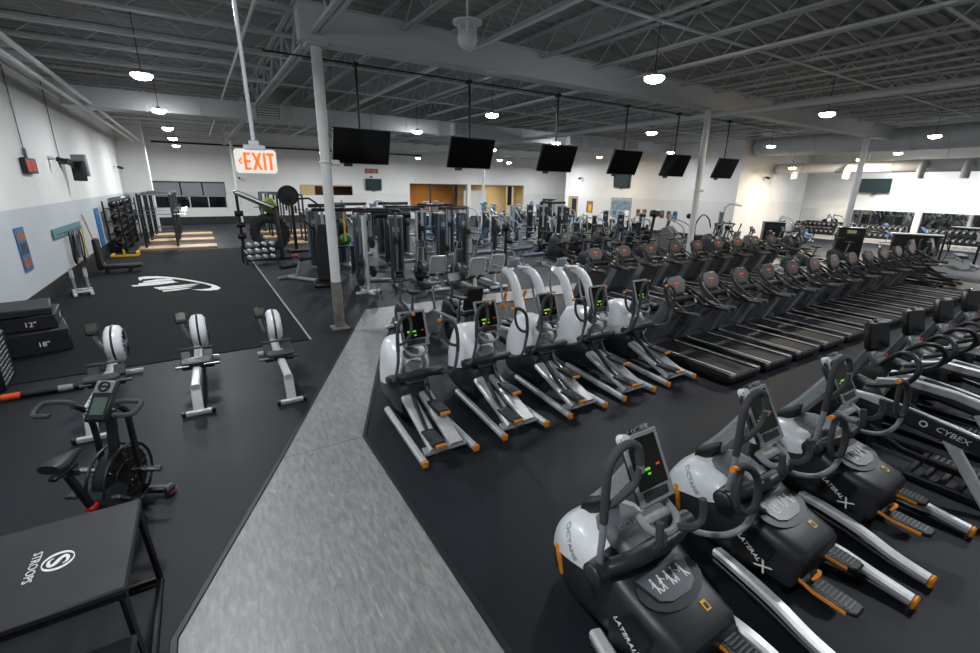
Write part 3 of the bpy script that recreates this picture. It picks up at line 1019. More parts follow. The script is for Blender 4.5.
# ---- arc trainer
def arc_trainer(label, loc, group):
    t = thing('arc_trainer', label, 'arc trainer', loc, 0, group)
    for s in (-1, 1):
        fr = obj('side_frame', B().bar([(s * .3, 1.55, .1), (s * .34, 1.36, .74), (s * .46, 1.12, .78), (s * .5, .75, .76), (s * .48, .1, .66)], .06, .1, 0, (0, 0, 1)), SIL, t)
        cv = obj('side_cover', B().bar([(s * .5, 1.05, .74), (s * .52, .8, .73), (s * .51, .02, .6)], .05, .16, 2, (0, 0, 1)), DKB, t)
        text('lettering', 'CYBEX', .075, WHP, cv, (s * .548, .5, .69), (0, s, .17 * s), (0, -.17, 1), .002, .15, 1.1)
        obj('emblem', B().torus((s * .547, .72, .715), .028, .007, 'x', 16, 6), WHP, cv)
        obj('rear_leg', B().bar([(s * .5, .52, .62), (s * .5, .08, .03)], .1, .05, 0, (1, 0, 0)), SIL, t)
        obj('base_rail', B().box((s * .36, .9, .04), (.07, 1.7, .07), .01), BLKM, t)
        h = B().tube([(s * .3, 1.3, .85), (s * .4, 1.1, .95), (s * .41, .95, 1.05), (s * .4, .9, 1.2), (s * .34, .98, 1.3), (s * .26, 1.12, 1.28), (s * .24, 1.26, 1.1)], .026, 10, 4)
        obj('hand_loop', h, BLK, t)
        a = obj('pedal_link', B().bar([(s * .2, 1.5, .5), (s * .2, .9, .3 + .08 * s), (s * .2, .3, .26 + .06 * s)], .05, .07, 2), BLKM, t)
        p = obj('pedal', B().box((s * .2, .45, .32 + .07 * s), (.17, .42, .04), .012), BLK, t)
        rb = B()
        for i in range(8):
            rb.box((s * .2, .29 + i * .045, .344 + .07 * s), (.13, .018, .01))
        obj('pedal_rib', rb, GR, p)
    cr = B()
    for i in range(5):
        cr.box((0, .25 + i * .13, .045), (.66, .05, .05), .008)
    obj('base_slat', cr, BLKM, t)
    obj('flywheel_housing', B().loft([ring(.2, .06, .6, 1.2), ring(.26, .04, .8, 1.35), ring(.26, .04, .85, 1.6), ring(.2, .06, .7, 1.8), ring(.1, .12, .5, 1.88)]), BLK, t, 50)
    obj('mast', B().bar([(0, 1.62, .7), (0, 1.5, 1.0), (0, 1.42, 1.2)], .12, .1, 2, (1, 0, 0)), GR, t)
    c = obj('console', B().at((0, 1.34, 1.12), radians(-35)).box((0, .02, 0), (.34, .06, .18), .02), GR, t)
    k = B().at((0, 1.34, 1.12), radians(-35))
    for x in (-.1, -.05, 0, .05):
        k.box((x, -.014, .03), (.03, .01, .03)).box((x, -.014, -.03), (.03, .01, .02))
    obj('key_button', k, LGR, c)
    obj('stop_key', B().at((0, 1.34, 1.12), radians(-35)).cyl((.11, -.025, 0), (.11, 0, 0), .02), RED, c)
    v = obj('personal_screen', B().at((0, 1.4, 1.36), radians(-14), 0, radians(-15)).box((0, .03, 0), (.36, .08, .35), .045), BLK, t)
    obj('screen_glass', B().at((0, 1.4, 1.36), radians(-14), 0, radians(-15)).box((0, -.008, .0), (.3, .008, .28), .003), SCR, v)
    obj('screen_clip', B().at((0, 1.4, 1.36), radians(-14), 0, radians(-15)).box((-.04, .0, .175), (.05, .04, .03), .008), CHR, v)
    return t


A0 = arc_trainer('black arc trainer next to the lateral ellipticals, its side lettering in view', (6.36, .38, 0), 'row of arc trainers')
for i, x in enumerate((7.49, 8.62, 9.86)):
    dup(A0, 'black arc trainer, %s from the lateral ellipticals' % ORD[i + 1], (x, .38, 0))


# ---- zero-impact running machines (white pillars)
def runner(label, loc, rz):
    t = thing('running_trainer', label, 'cardio machine', loc, rz, 'white running trainers')
    for s in (-1, 1):
        p = obj('pillar', B().bar([(s * .27, .75, .55), (s * .27, .62, .85), (s * .27, .48, 1.14), (s * .25, .3, 1.32), (s * .22, .06, 1.37)], .19, .16, 4, (1, 0, 0), scales=[1, .95, .9, .85, .6]), WHT, t, 50)
        obj('pillar_base', B().bar([(s * .27, 1.0, .05), (s * .27, .85, .35), (s * .27, .74, .58)], .2, .2, 2, (1, 0, 0)), DK, t, 50)
        obj('moving_arm', B().tube([(s * .36, .4, .5), (s * .37, .2, .9), (s * .36, .1, 1.2), (s * .3, .02, 1.3)], .022, 8, 3), LGR, t)
        obj('leg_link', B().bar([(s * .24, -.05, .6), (s * .22, .05, .78), (s * .24, .12, .95)], .05, .06), ORG, t)
        obj('stride_link', B().bar([(s * .22, -.08, .66), (s * .24, .16, .72)], .05, .05), ORG, t)
        obj('stride_rail', B().bar([(s * .2, .9, .3), (s * .2, -.6, .12)], .08, .07), SIL, t)
        obj('pedal', B().box((s * .2, -.35, .22), (.14, .34, .04), .012), BLK, t)
        obj('base_rail', B().box((s * .3, .2, .04), (.07, 1.9, .08), .015), DK, t)
    obj('head_frame', B().tube([(-.3, .12, 1.36), (-.15, -.05, 1.4), (.15, -.05, 1.4), (.3, .12, 1.36)], .032, 8, 3), WHT, t)
    for s in (-1, 1):
        obj('head_panel', B().at((s * .2, .12, 1.4), .2).box((0, 0, 0), (.16, .24, .05), .02), WHT, t)
        obj('front_handle', B().tube([(s * .22, -.02, 1.4), (s * .3, -.2, 1.44), (s * .26, -.3, 1.38)], .02, 8, 3), LGR, t)
    c = obj('console', B().at((0, -.02, 1.47), radians(-25)).box((0, 0, 0), (.26, .05, .26), .03), LGR, t)
    obj('screen', B().at((0, -.02, 1.47), radians(-25)).box((0, -.026, .01), (.2, .01, .19)), SCR, c)
    return t


R0 = runner('white-pillared running trainer with orange links, closest to the walkway', (5.06, 7.2, 0), pi)
dup(R0, 'white-pillared running trainer with orange links, beside the second treadmill row', (5.98, 6.85, 0))


# ---- seated elliptical with mesh seat and tall arms
def seated_elliptical(label, loc, rz=0.):
    t = thing('seated_elliptical', label, 'recumbent cardio machine', loc, rz, 'seated ellipticals')
    obj('base_rail', B().bar([(0, -.5, .1), (0, 1.2, .14)], .12, .1).box((0, -.5, .05), (.6, .1, .08), .02).box((0, 1.2, .05), (.55, .1, .08), .02), SIL, t)
    obj('drive_housing', B().loft([ring(.12, .1, .5, .55), ring(.16, .06, .66, .7), ring(.17, .06, .7, .95), ring(.1, .1, .55, 1.15)]), BLK, t, 50)
    s_ = obj('seat_frame', B().tube([(-.22, -.1, .42), (-.24, -.3, .5), (-.24, -.42, .95), (-.1, -.45, 1.0), (.1, -.45, 1.0), (.24, -.42, .95), (.24, -.3, .5), (.22, -.1, .42)], .022, 8, 3).bar([(0, -.25, .15), (0, -.2, .42)], .1, .1), SIL, t)
    obj('mesh_back', B().box((0, -.37, .74), (.43, .02, .46), .008, (.16, 0, 0)), LGR, s_)
    obj('seat_pad', B().box((0, -.1, .45), (.44, .38, .08), .03), BLK, t)
    obj('seat_latch', B().box((0, -.33, .46), (.06, .03, .05), .008), ORG, t)
    for s in (-1, 1):
        a = obj('moving_arm', B().bar([(s * .2, .75, .4), (s * .3, .45, .8), (s * .3, .42, 1.1), (s * .26, .3, 1.36)], .05, .05, 3, (1, 0, 0)), LGR, t)
        obj('hand_grip', B().tube([(s * .26, .3, 1.3), (s * .2, .25, 1.45)], .03, 8), GRIP, a)
        obj('pedal', B().box((s * .18, .5, .34 + s * .06), (.12, .3, .05), .015), BLK, t)
    obj('mast', B().bar([(0, .95, .6), (0, .85, 1.1)], .08, .08), GR, t)
    console(t, (0, .8, 1.2), .28, .24, radians(-15), GR, SCR, [(0, 0, .4, .1, DIM)])
    return t


SE = [(5.6, 12.1), (6.45, 11.3), (7.3, 11.6)]
S0 = None
for i, (x, y) in enumerate(SE):
    lb = ['seated elliptical with grey mesh seat beside the tall cable tower', 'seated elliptical with grey mesh seat in the middle of its row behind the walkway', 'seated elliptical with grey mesh seat behind the white running trainers'][i]
    if S0 is None:
        S0 = seated_elliptical(lb, (x, y, 0))
    else:
        dup(S0, lb, (x, y, 0))


# ---- recumbent bike and upright bike
def recumbent(label, loc, rz=0.):
    t = thing('recumbent_bike', label, 'exercise bike', loc, rz, 'recumbent bikes')
    obj('base_rail', B().box((0, .2, .12), (.14, 1.3, .12), .03).box((0, -.45, .04), (.5, .09, .08), .02).box((0, .85, .04), (.5, .09, .08), .02), DK, t)
    obj('drive_housing', B().loft([ring(.1, .12, .5, .35), ring(.14, .08, .62, .5), ring(.14, .08, .62, .75), ring(.08, .12, .45, .9)]), BLK, t, 50)
    obj('backrest', B().box((0, -.36, .82), (.42, .09, .5), .04, (.2, 0, 0)), VIN, t)
    obj('seat', B().box((0, -.14, .5), (.42, .36, .1), .04), VIN, t)
    obj('seat_post', B().box((0, -.2, .3), (.12, .2, .36), .02), GR, t)
    for s in (-1, 1):
        obj('side_handle', B().tube([(s * .26, -.3, .5), (s * .28, -.05, .54), (s * .28, .05, .66)], .02, 8, 3), GRIP, t)
        obj('pedal', B().box((s * .2, .6, .34 + .14 * s), (.1, .16, .04), .01), BLK, t)
    obj('mast', B().bar([(0, .6, .55), (0, .5, 1.0)], .07, .07), GR, t)
    console(t, (0, .46, 1.08), .3, .22, radians(-20), DK, SCR, [(0, 0, .4, .1, DIM)])
    return t


def upright(label, loc, rz=0., group='upright bikes'):
    t = thing('upright_bike', label, 'exercise bike', loc, rz, group)
    obj('base_rail', B().box((0, .1, .1), (.1, 1.0, .08), .02).box((0, -.4, .04), (.48, .08, .07), .02).box((0, .6, .04), (.48, .08, .07), .02), SIL, t)
    obj('drive_housing', B().loft([ring(.06, .2, .45, -.1), ring(.1, .12, .58, .1), ring(.11, .1, .64, .35), ring(.07, .16, .5, .52)]), DK, t, 50)
    obj('seat_post', B().bar([(0, -.08, .3), (0, -.2, .88)], .05, .05), STL, t)
    obj('saddle', B().prism([(-.06, .16), (.06, .16), (.12, -.08), (.08, -.13), (-.08, -.13), (-.12, -.08)], -.03, .03, 'z', .015), VIN, t).location = (0, -.2, .92)
    obj('handle_post', B().bar([(0, .38, .5), (0, .34, 1.02)], .06, .06), GR, t)
    obj('handlebar', B().tube([(-.24, .08, 1.05), (-.22, .28, 1.08), (0, .34, 1.02), (.22, .28, 1.08), (.24, .08, 1.05)], .02, 8, 3), GRIP, t)
    for s in (-1, 1):
        obj('pedal', B().box((s * .2, .16, .32 + .13 * s), (.1, .16, .03), .01), BLK, t)
    console(t, (0, .34, 1.16), .2, .18, radians(-25), DK, SCR, [(0, 0, .4, .12, DIM)])
    return t


def spin(label, loc, rz=0.):
    t = thing('spin_bike', label, 'exercise bike', loc, rz)
    obj('frame', B().bar([(0, -.5, .08), (0, -.1, .45), (0, .45, .55), (0, .55, .08)], .06, .06).box((0, -.52, .05), (.5, .07, .06), .015).box((0, .58, .05), (.5, .07, .06), .015), LGR, t)
    obj('flywheel', B().cyl((-.03, .42, .3), (.03, .42, .3), .23, n=24), STL, t)
    obj('seat_post', B().cyl((0, -.18, .4), (0, -.25, .88), .025), CHR, t)
    obj('saddle', B().prism([(-.03, .16), (.03, .16), (.1, -.08), (.07, -.13), (-.07, -.13), (-.1, -.08)], -.02, .02, 'z', .012), BLK, t).location = (0, -.25, .9)
    obj('handle_post', B().cyl((0, .4, .5), (0, .45, 1.05), .025), CHR, t)
    obj('handlebar', B().tube([(-.2, .62, 1.12), (-.2, .42, 1.08), (.2, .42, 1.08), (.2, .62, 1.12)], .02, 8, 3), BLK, t)
    return t


spin('slim silver bike with black saddle on the walkway behind the first elliptical', (3.85, 7.55, 0), .4)
recumbent('black recumbent bike with tall backrest behind the second elliptical', (4.3, 7.8, 0), 0)
upright('dark upright bike on the rubber just beyond the first elliptical', (3.3, 8.3, 0), .1, 'bikes behind the ellipticals')

E9 = None
for i, (x, y) in enumerate(((19.75, 4.35), (21.0, 4.2))):
    lb = ['dark elliptical with grey arms at the end of the long treadmill row', 'dark elliptical standing on the light strip past the long treadmill row'][i]
    if E9 is None:
        E9 = standing_elliptical(lb, (x, y, 0), 'dark ellipticals', True)
    else:
        dup(E9, lb, (x, y, 0))
# ------------------------------------------------------------------ rowers
def rower(label, loc, rz):
    t = thing('rowing_machine', label, 'rowing machine', loc, rz, 'rowing machines')
    obj('monorail', B().bar([(0, .1, .36), (0, 1.25, .34)], .1, .07), SIL, t)
    lg = obj('rear_leg', B().bar([(0, .14, .36), (0, .02, .06)], .04, .12, 0, (1, 0, 0)), SIL, t)
    obj('rear_foot', B().box((0, .0, .045), (.3, .06, .06), .012), SIL, lg)
    for s in (-1, 1):
        obj('foot_cap', B().box((s * .165, 0, .045), (.05, .07, .07), .012), BLK, lg)
    obj('front_beam', B().bar([(0, 1.2, .33), (0, 1.5, .33), (0, 2.1, .46)], .11, .1), SIL, t)
    fl_ = obj('front_leg', B().bar([(0, 2.05, .44), (0, 2.2, .05)], .09, .05, 0, (1, 0, 0)), SIL, t)
    obj('front_foot', B().box((0, 2.2, .045), (.5, .06, .06), .012), SIL, fl_)
    c = obj('flywheel_cage', B().lathe([(.06, -.11), (.2, -.11), (.265, -.07), (.28, 0), (.265, .07), (.2, .11), (.06, .11)], (.04, 1.92, .6), 'x', 24), WHT, t, 50)
    g = B()
    for i in range(16):
        a = 2 * pi * i / 16
        g.bar([(-.075, 1.92 + .07 * cos(a), .6 + .07 * sin(a)), (-.075, 1.92 + .2 * cos(a), .6 + .2 * sin(a))], .02, .012)
        g.bar([(.155, 1.92 + .07 * cos(a), .6 + .07 * sin(a)), (.155, 1.92 + .2 * cos(a), .6 + .2 * sin(a))], .02, .012)
    obj('grille', g.torus((.04, 1.92, .6), .27, .018), DKB, c)
    obj('monitor_arm', B().bar([(-.1, 1.98, .5), (-.16, 1.9, .68), (-.16, 1.82, .84)], .05, .04, 2, (1, 0, 0)), SIL, t)
    m = obj('monitor', B().at((-.16, 1.8, .88), radians(-20)).box((0, 0, 0), (.16, .05, .18), .02), BLK, t)
    obj('monitor_face', B().at((-.16, 1.8, .88), radians(-20)).box((0, -.027, .02), (.12, .006, .1)), mat_mon, m)
    for s in (-1, 1):
        obj('footrest', B().at((s * .14, 1.22, .36), radians(50)).box((0, 0, 0), (.13, .3, .03), .012), DKB, t)
        obj('foot_strap', B().at((s * .14, 1.22, .36), radians(50)).box((0, .0, .03), (.14, .05, .03), .01), BLK, t)
    obj('foot_axle', B().cyl((-.28, 1.12, .3), (.28, 1.12, .3), .022), STL, t)
    obj('seat', B().prism([(-.17, -.1), (.17, -.1), (.2, .02), (.14, .14), (0, .09), (-.14, .14), (-.2, .02)], .41, .46, 'z', .015), DKB, t).location = (0, .92, 0)
    obj('seat_carriage', B().box((0, .92, .38), (.18, .16, .07), .01), BLK, t)
    obj('handle', B().cyl((-.22, 1.35, .5), (.22, 1.35, .5), .016), GRIP, t)
    obj('chain', B().box((0, 1.52, .5), (.012, .33, .012)), STL, t)
    return t


mat_mon = mat('grey_lcd', '3c4a40', .25)
RW = rower('silver rower between the other two, white flywheel on the turf edge', (-.37, 6.46, 0), -.03)
dup(RW, 'silver rower closest to the grey walkway, white flywheel on the turf edge', (.72, 6.22, 0), -.02)
dup(RW, 'silver rower partly hidden behind the black air bike', (-1.42, 6.35, 0), -.03)


# ------------------------------------------------------------------ air bike
def air_bike():
    t = thing('air_bike', 'black fan bike with grey console in front of the rowers', 'exercise bike', (-.97, 4.62, 0), radians(-28))
    w = obj('fan_cage', B().torus((-.07, .08, .36), .3, .012).torus((.07, .08, .36), .3, .012).torus((.07, .08, .36), .16, .006).torus((-.07, .08, .36), .16, .006), BLK, t)
    obj('fan_drum', B().cyl((-.05, .08, .36), (.05, .08, .36), .27, n=26), BLK, w)
    g = B()
    for s in (-1, 1):
        for i in range(22):
            a = 2 * pi * i / 22
            g.tube([(s * .075, .08 + .06 * cos(a), .36 + .06 * sin(a)), (s * .07, .08 + .3 * cos(a + .25), .36 + .3 * sin(a + .25))], .004, 5)
    obj('wire_grille', g, BLKM, w)
    f = B()
    for i in range(8):
        a = 2 * pi * i / 8
        f.at((0, .08 + .16 * cos(a), .36 + .16 * sin(a)), a, .5).box((0, 0, 0), (.09, .2, .006))
    f.M = Mx.Identity(4)
    obj('fan_blade', f, STL, w)
    obj('main_frame', B().bar([(0, -.55, .1), (0, -.3, .14), (0, .0, .32), (0, .1, .75), (0, .14, 1.0)], .06, .08, 3, (1, 0, 0)).bar([(0, .0, .34), (0, .3, .1)], .06, .08, 0, (1, 0, 0)), BLK, t)
    for y in (-.55, .3):
        s_ = obj('floor_bar', B().box((0, y, .06), (.46, .08, .07), .02), BLK, t)
        for s in (-1, 1):
            obj('foot_pad', B().box((s * .23, y, .05), (.07, .11, .1), .02), GR if y < 0 else DK, s_)
            obj('foot_strip', B().box((s * .23, y + .01, .03), (.076, .1, .02), .004), RED, s_)
    obj('crank_case', B().cyl((-.085, -.12, .3), (.085, -.12, .3), .12, n=20), DK, t)
    for s in (-1, 1):
        obj('crank', B().bar([(s * .1, -.12, .3), (s * .1, -.12 + s * .1, .3 - s * .1)], .03, .03), STL, t)
        obj('pedal', B().box((s * .16, -.12 + s * .1, .3 - s * .1), (.1, .09, .03), .01), BLK, t)
        obj('foot_peg', B().cyl((s * .1, .1, .42), (s * .34, .1, .42), .026), CHR, t)
        a = obj('swing_arm', B().bar([(s * .16, .1, .3), (s * .15, .12, .75), (s * .16, .1, 1.0), (s * .17, .0, 1.1)], .035, .05, 3, (1, 0, 0)), BLK, t)
        obj('hand_grip', B().tube([(s * .17, .02, 1.08), (s * .19, .0, 1.14), (s * .36, .0, 1.14), (s * .39, -.03, 1.13), (s * .39, -.1, 1.1), (s * .36, -.14, 1.09), (s * .24, -.14, 1.09)], .02, 8, 3), GRIP, a)
    sp = obj('seat_post', B().bar([(0, -.24, .2), (0, -.4, .72)], .045, .06), BLK, t)
    obj('post_collar', B().box((0, -.275, .32), (.07, .08, .05), .01), RED, sp)
    obj('seat_slider', B().box((0, -.42, .76), (.06, .22, .04), .01).cyl((.0, -.38, .72), (.07, -.38, .72), .02), BLK, t)
    obj('saddle', B().loft([ring(.02, .83, .86, -.24, 12, 2), ring(.035, .81, .875, -.3, 12, 2), ring(.075, .8, .885, -.4, 12, 2.4), ring(.1, .8, .89, -.48, 12, 2.6), ring(.08, .81, .885, -.53, 12, 2.4)]), VIN, t, 50)
    c = obj('console', B().at((0, .1, 1.12), radians(-42)).box((0, 0, -.02), (.19, .05, .36), .02), BLK, t)
    p = obj('console_plate', B().at((0, .1, 1.12), radians(-42)).box((0, -.026, .1), (.15, .008, .11), .01), LGR, c)
    obj('dial', B().at((0, .1, 1.12), radians(-42)).torus((0, -.032, .1), .04, .01, 'y', 18, 6).box((0, -.033, .1), (.05, .004, .018)), BLK, p)
    obj('readout', B().at((0, .1, 1.12), radians(-42)).box((.005, -.027, -.07), (.11, .006, .15)), mat('pale_lcd', '4d5f57', .3), c)
    k = B().at((0, .1, 1.12), radians(-42))
    for i in range(5):
        k.box((-.078, -.027, -.13 + i * .03), (.016, .006, .014))
    obj('key_button', k, LGR, c)
    return t


air_bike()


# ------------------------------------------------------------------ steel plyo tables
def plyo_table(label, x0, x1, y0, y1, h, marks):
    cx, cy = (x0 + x1) / 2, (y0 + y1) / 2
    W, D = x1 - x0, y1 - y0
    t = thing('plyo_table', label, 'plyometric box', (cx, cy, 0), 0)
    top = obj('table_top', B().box((0, 0, h - .025), (W, D, .05), .012), TOPM, t)
    obj('top_edge', B().box((0, 0, h - .065), (W - .02, D - .02, .03)), BLKM, t)
    for sx in (-1, 1):
        for sy in (-1, 1):
            obj('leg', B().bar([(sx * (W / 2 - .03), sy * (D / 2 - .03), h - .06), (sx * (W / 2 - .005), sy * (D / 2 - .005), .0)], .04, .04), BLKM, t)
        obj('floor_rail', B().bar([(sx * (W / 2 - .005), -D / 2, .03), (sx * (W / 2 - .005), D / 2, .03)], .04, .04), BLKM, t)
    for sy in (-1, 1):
        obj('cross_rail', B().bar([(-W / 2, sy * (D / 2 - .005), .03), (W / 2, sy * (D / 2 - .005), .03)], .04, .04), BLKM, t)
    if marks:
        z = h + .002
        lx, ly = -1.115 - cx, 3.16 - cy
        text('lettering', 'STROOPS', .062, WHP, top, (lx, ly, z), (0, -1, 0), (1, 0, 0), .0012)
        e = B()
        def arc(a0, a1, r, wf, cx_, cy_, n=18):
            r, wf = r * .72, wf * .72
            o, i_ = [], []
            for i in range(n + 1):
                q = i / n
                a = a0 + (a1 - a0) * q
                w = wf * sin(pi * min(max(q, .03), .97)) + .003
                o.append((cx_ + (r + w / 2) * cos(a), cy_ + (r + w / 2) * sin(a)))
                i_.append((cx_ + (r - w / 2) * cos(a), cy_ + (r - w / 2) * sin(a)))
            e.prism(o + i_[::-1], z - .001, z + .0015, 'z')
        ex, ey = lx + .115, ly - .01
        arc(radians(10), radians(190), .1, .022, ex, ey)
        arc(radians(190), radians(370), .1, .022, ex, ey)
        uv = [(.05, .035), (.03, .06), (-.02, .06), (-.045, .035), (-.02, .01), (.02, -.01), (.045, -.035), (.02, -.06), (-.03, -.06), (-.05, -.035)]
        e.sweep([(ex + v_ * .7, ey - u_q * .7, z) for u_q, v_ in uv], [(-.009, -.001), (.009, -.001), (.009, .0015), (-.009, .0015)], 4, (0, 0, 1), True, [.3, .7, 1, 1.2, 1.3, 1.3, 1.2, 1, .7, .3])
        obj('emblem', e, WHP, top)
    return t


TOPM = mat('scuffed_black_top', '131417', .6, var=.5, scale=4., bump=.08, bscale=300)
plyo_table('large black steel plyo table with white lettering on its top', -1.75, -.64, 2.72, 3.6, .75, True)
plyo_table('lower black steel plyo step tucked in front of the large lettered table', -1.7, -.63, 1.8, 2.64, .5, False)

# ------------------------------------------------------------------ foam boxes, crate, bar
def foam_box(label, loc, rz, sx, sy, h, num):
    t = thing('foam_box', label, 'plyometric box', loc, rz, 'stacked foam boxes')
    b_ = obj('box_body', B().box((0, 0, h / 2), (sx, sy, h), .02), VIN, t)
    obj('seam', B().box((0, 0, h - .03), (sx + .006, sy + .006, .012)).box((0, 0, .03), (sx + .006, sy + .006, .012)), DK, t)
    if num:
        text('lettering', num, .12, WHP, b_, (sx * .1, -sy / 2 - .002, h * .42), (1, 0, 0), (0, 0, 1), .002)
        text('lettering', num, .12, WHP, b_, (sx / 2 + .002, sy * .15, h * .42), (0, 1, 0), (0, 0, 1), .002)
    return t


foam_box('black foam box marked eighteen at the bottom of the stack by the wall', (-2.8, 10.75, 0.012), .25, .9, .95, .4, '18"')
foam_box('black foam box marked twelve in the middle of the stack by the wall', (-2.86, 10.85, .412), .12, .85, .9, .26, '12"')
foam_box('thin black foam box on top of the stack by the wall', (-2.92, 10.8, .672), .2, .85, .9, .13, None)
t = thing('slatted_crate', 'black slatted crate standing against the wall before the foam boxes', 'crate', (-2.98, 9.0, .012), .1)
obj('crate_body', B().box((0, 0, .36), (.5, .8, .72), .02), BLK, t)
sl_ = B()
for i in range(9):
    sl_.box((.255, -.08, .08 + i * .07), (.02, .6, .03), .004, (0, .4, 0))
obj('side_slat', sl_, GR, t)
t = thing('foam_bar', 'black padded bar with an orange end lying on the rubber floor', 'training bar', (-2.2, 8.25, 0), .02)
obj('bar_body', B().cyl((-.25, 0, .05), (.42, 0, .045), .045, n=16), BLK, t)
obj('orange_end', B().cyl((-.25, 0, .05), (-.44, 0, .05), .047, n=16), mat('bright_orange', 'd2501c', .5), t)
obj('white_band', B().cyl((.14, 0, .0475), (.3, 0, .0465), .0462, n=16), LGR, t)

# ------------------------------------------------------------------ turf emblem (painted swoosh)
def fl(x, y):
    d = fw * f_px + r_ * (x - 490) - u_ * (y - 326.5)
    k_ = -CAMH / d.z
    return (d.x * k_, d.y * k_)
em = B()
E1 = [(163, 122), (172, 112), (240, 105), (330, 104), (430, 110), (540, 122), (650, 140), (760, 162), (850, 184), (893, 204), (895, 212), (870, 224), (800, 231), (720, 230), (640, 222), (720, 221), (790, 214), (820, 203), (815, 190), (760, 173), (680, 157), (590, 142), (480, 127), (380, 122), (280, 123), (200, 130), (188, 140), (178, 142)]
S_ = [[(205, 150), (330, 132), (450, 127), (480, 136), (340, 148), (210, 160)], [(165, 168), (320, 152), (470, 142), (495, 150), (340, 165), (170, 180)], [(100, 186), (300, 170), (480, 152), (525, 155), (340, 180), (120, 196)],
      [(300, 205), (480, 188), (650, 172), (712, 172), (500, 200), (320, 214)], [(335, 214), (500, 203), (640, 187), (685, 187), (520, 212), (350, 225)], [(375, 232), (500, 219), (600, 208), (645, 208), (520, 228), (385, 242)]]
from_w = []
for poly in [E1] + S_:
    P2 = [fl(120 + x / 8.909, 265 + y / 8.909) for x, y in poly]
    em.prism(P2, .008, .0145, 'z')
o = obj('turf_emblem', em, mat('white_turf_paint', 'd5d5d2', .9))
tag(o, 'white striped swoosh emblem inlaid in the black turf', 'floor emblem')

# ------------------------------------------------------------------ left wall fittings
XW = X0 + .005
def wall_item(name, label, cat, y, z):
    return thing(name, label, cat, (XW, y, z), -pi / 2)   # local x runs along -y world... front faces +X via rz
def poster(name, label, y, z, w, h, m, extra=None, wall='L', cat='poster'):
    """Flat print on a wall; local: x across, -y out of the wall."""
    if wall == 'L':
        t = thing(name, label, cat, (X0 + .01, y, z), pi / 2)
    else:
        t = thing(name, label, cat, wall, -pi / 2)
    obj('print_sheet', B().box((0, -.008, 0), (w, .016, h), .003), m, t)
    for (x, zz, ww, hh, mm) in extra or []:
        obj('printed_panel', B().box((x * w, -.018, zz * h), (ww * w, .006, hh * h)), mm, t)
    return t
PB = mat('poster_blue', '27689c', .5, var=.3, scale=6)
PG = mat('poster_grey', '8a98a2', .5, var=.4, scale=7)
PR = mat('poster_rust', '8c5646', .6, var=.4, scale=9)
PD = mat('poster_dark', '2e3846', .6, var=.5, scale=9)
poster('wall_poster', 'narrow blue poster with photographs on the wall above the foam boxes', 14.0, 1.42, .62, .95, PB, [(0, .3, .8, .22, PR), (.05, .02, .8, .26, PD), (-.05, -.3, .8, .24, PR)])
poster('wall_banner', 'plain blue banner on the wall before the storage racks', 23.6, 1.15, .9, 1.45, PB, [(0, .38, .6, .1, BOA)])
t = thing('hook_rail', 'teal board with hooks on the wall holding bands', 'hook rail', (X0 + .012, 18.3, 1.5), pi / 2)
obj('rail_board', B().box((0, -.02, 0), (3.5, .04, .26), .006), BOA, t)
for i in range(6):
    obj('hook', B().tube([(-1.45 + i * .58, -.03, -.02), (-1.45 + i * .58, -.11, -.03), (-1.45 + i * .58, -.13, .02)], .012, 6, 2), STL, t)
for i, (y, L_, m, lb) in enumerate(((17.9, .85, BLK, 'thick black exercise band looped on the teal hook rail, beside the rail middle'), (18.48, .75, GR, 'grey exercise band hanging between the black ones on the hook rail'), (19.06, .95, BLK, 'slim black exercise band hanging near the hook rail end'))):
    b = B().tube([(X0 + .13, y, 1.47), (X0 + .14, y - .16, 1.2), (X0 + .12, y - .12, 1.5 - L_), (X0 + .12, y + .1, 1.5 - L_ - .06), (X0 + .14, y + .17, 1.15), (X0 + .13, y, 1.47)], .035 if i != 2 else .022, 8, 5)
    tag(obj('hanging_band', b, m), lb, 'exercise band', 'bands on the hook rail')
tag(obj('hanging_rope', B().tube([(X0 + .13, 19.64, 1.46), (X0 + .12, 19.6, .9), (X0 + .12, 19.66, .45)], .02, 6, 3), YEL), 'yellow strap hanging from the hook rail end', 'strap')
tag(obj('wooden_pole', B().cyl((X0 + .35, 20.6, .012), (X0 + .05, 20.6, 1.8), .03), WOOD), 'pale wooden pole leaning on the wall beside the hook rail', 'pole')
# silver stand, black roller pad, yellow frame
t = thing('weight_sled', 'silver push sled with two posts near the wall on the turf', 'sled', (-2.92, 15.7, .012), .2)
obj('sled_base', B().box((-.17, 0, .04), (.08, .8, .07), .01).box((.17, 0, .04), (.08, .8, .07), .01).box((0, .2, .09), (.42, .1, .05), .01).box((0, -.2, .09), (.42, .1, .05), .01), SIL, t)
for s in (-1, 1):
    p = obj('push_post', B().cyl((s * .14, .2, .1), (s * .14, .2, .66), .035), LGR, t)
    obj('post_sleeve', B().cyl((s * .14, .2, .42), (s * .14, .2, .62), .045), SIL, p)
t = thing('upright_bench', 'black bench with upright back pad by the wall, beyond the silver sled', 'bench', (-2.6, 19.1, .012), 0)
obj('back_pad', B().box((-.35, 0, .62), (.14, .5, 1.0), .04), RUB, t)
obj('seat_pad', B().box((.2, 0, .2), (1.05, .45, .12), .04), RUB, t)
for s in (-1, 1):
    obj('leg', B().box((.6 * (s > 0) - .2, 0, .07), (.08, .5, .14), .01), BLKM, t)
t = thing('yellow_frame', 'yellow steel floor frame at the end of the storage racks', 'floor frame', (-2.75, 23.2, .012), 0)
obj('floor_tube', B().box((0, -.3, .05), (.9, .08, .08), .01).box((-.42, .1, .05), (.08, .8, .08), .01).box((.42, .0, .1), (.08, .6, .18), .01), YEL, t)
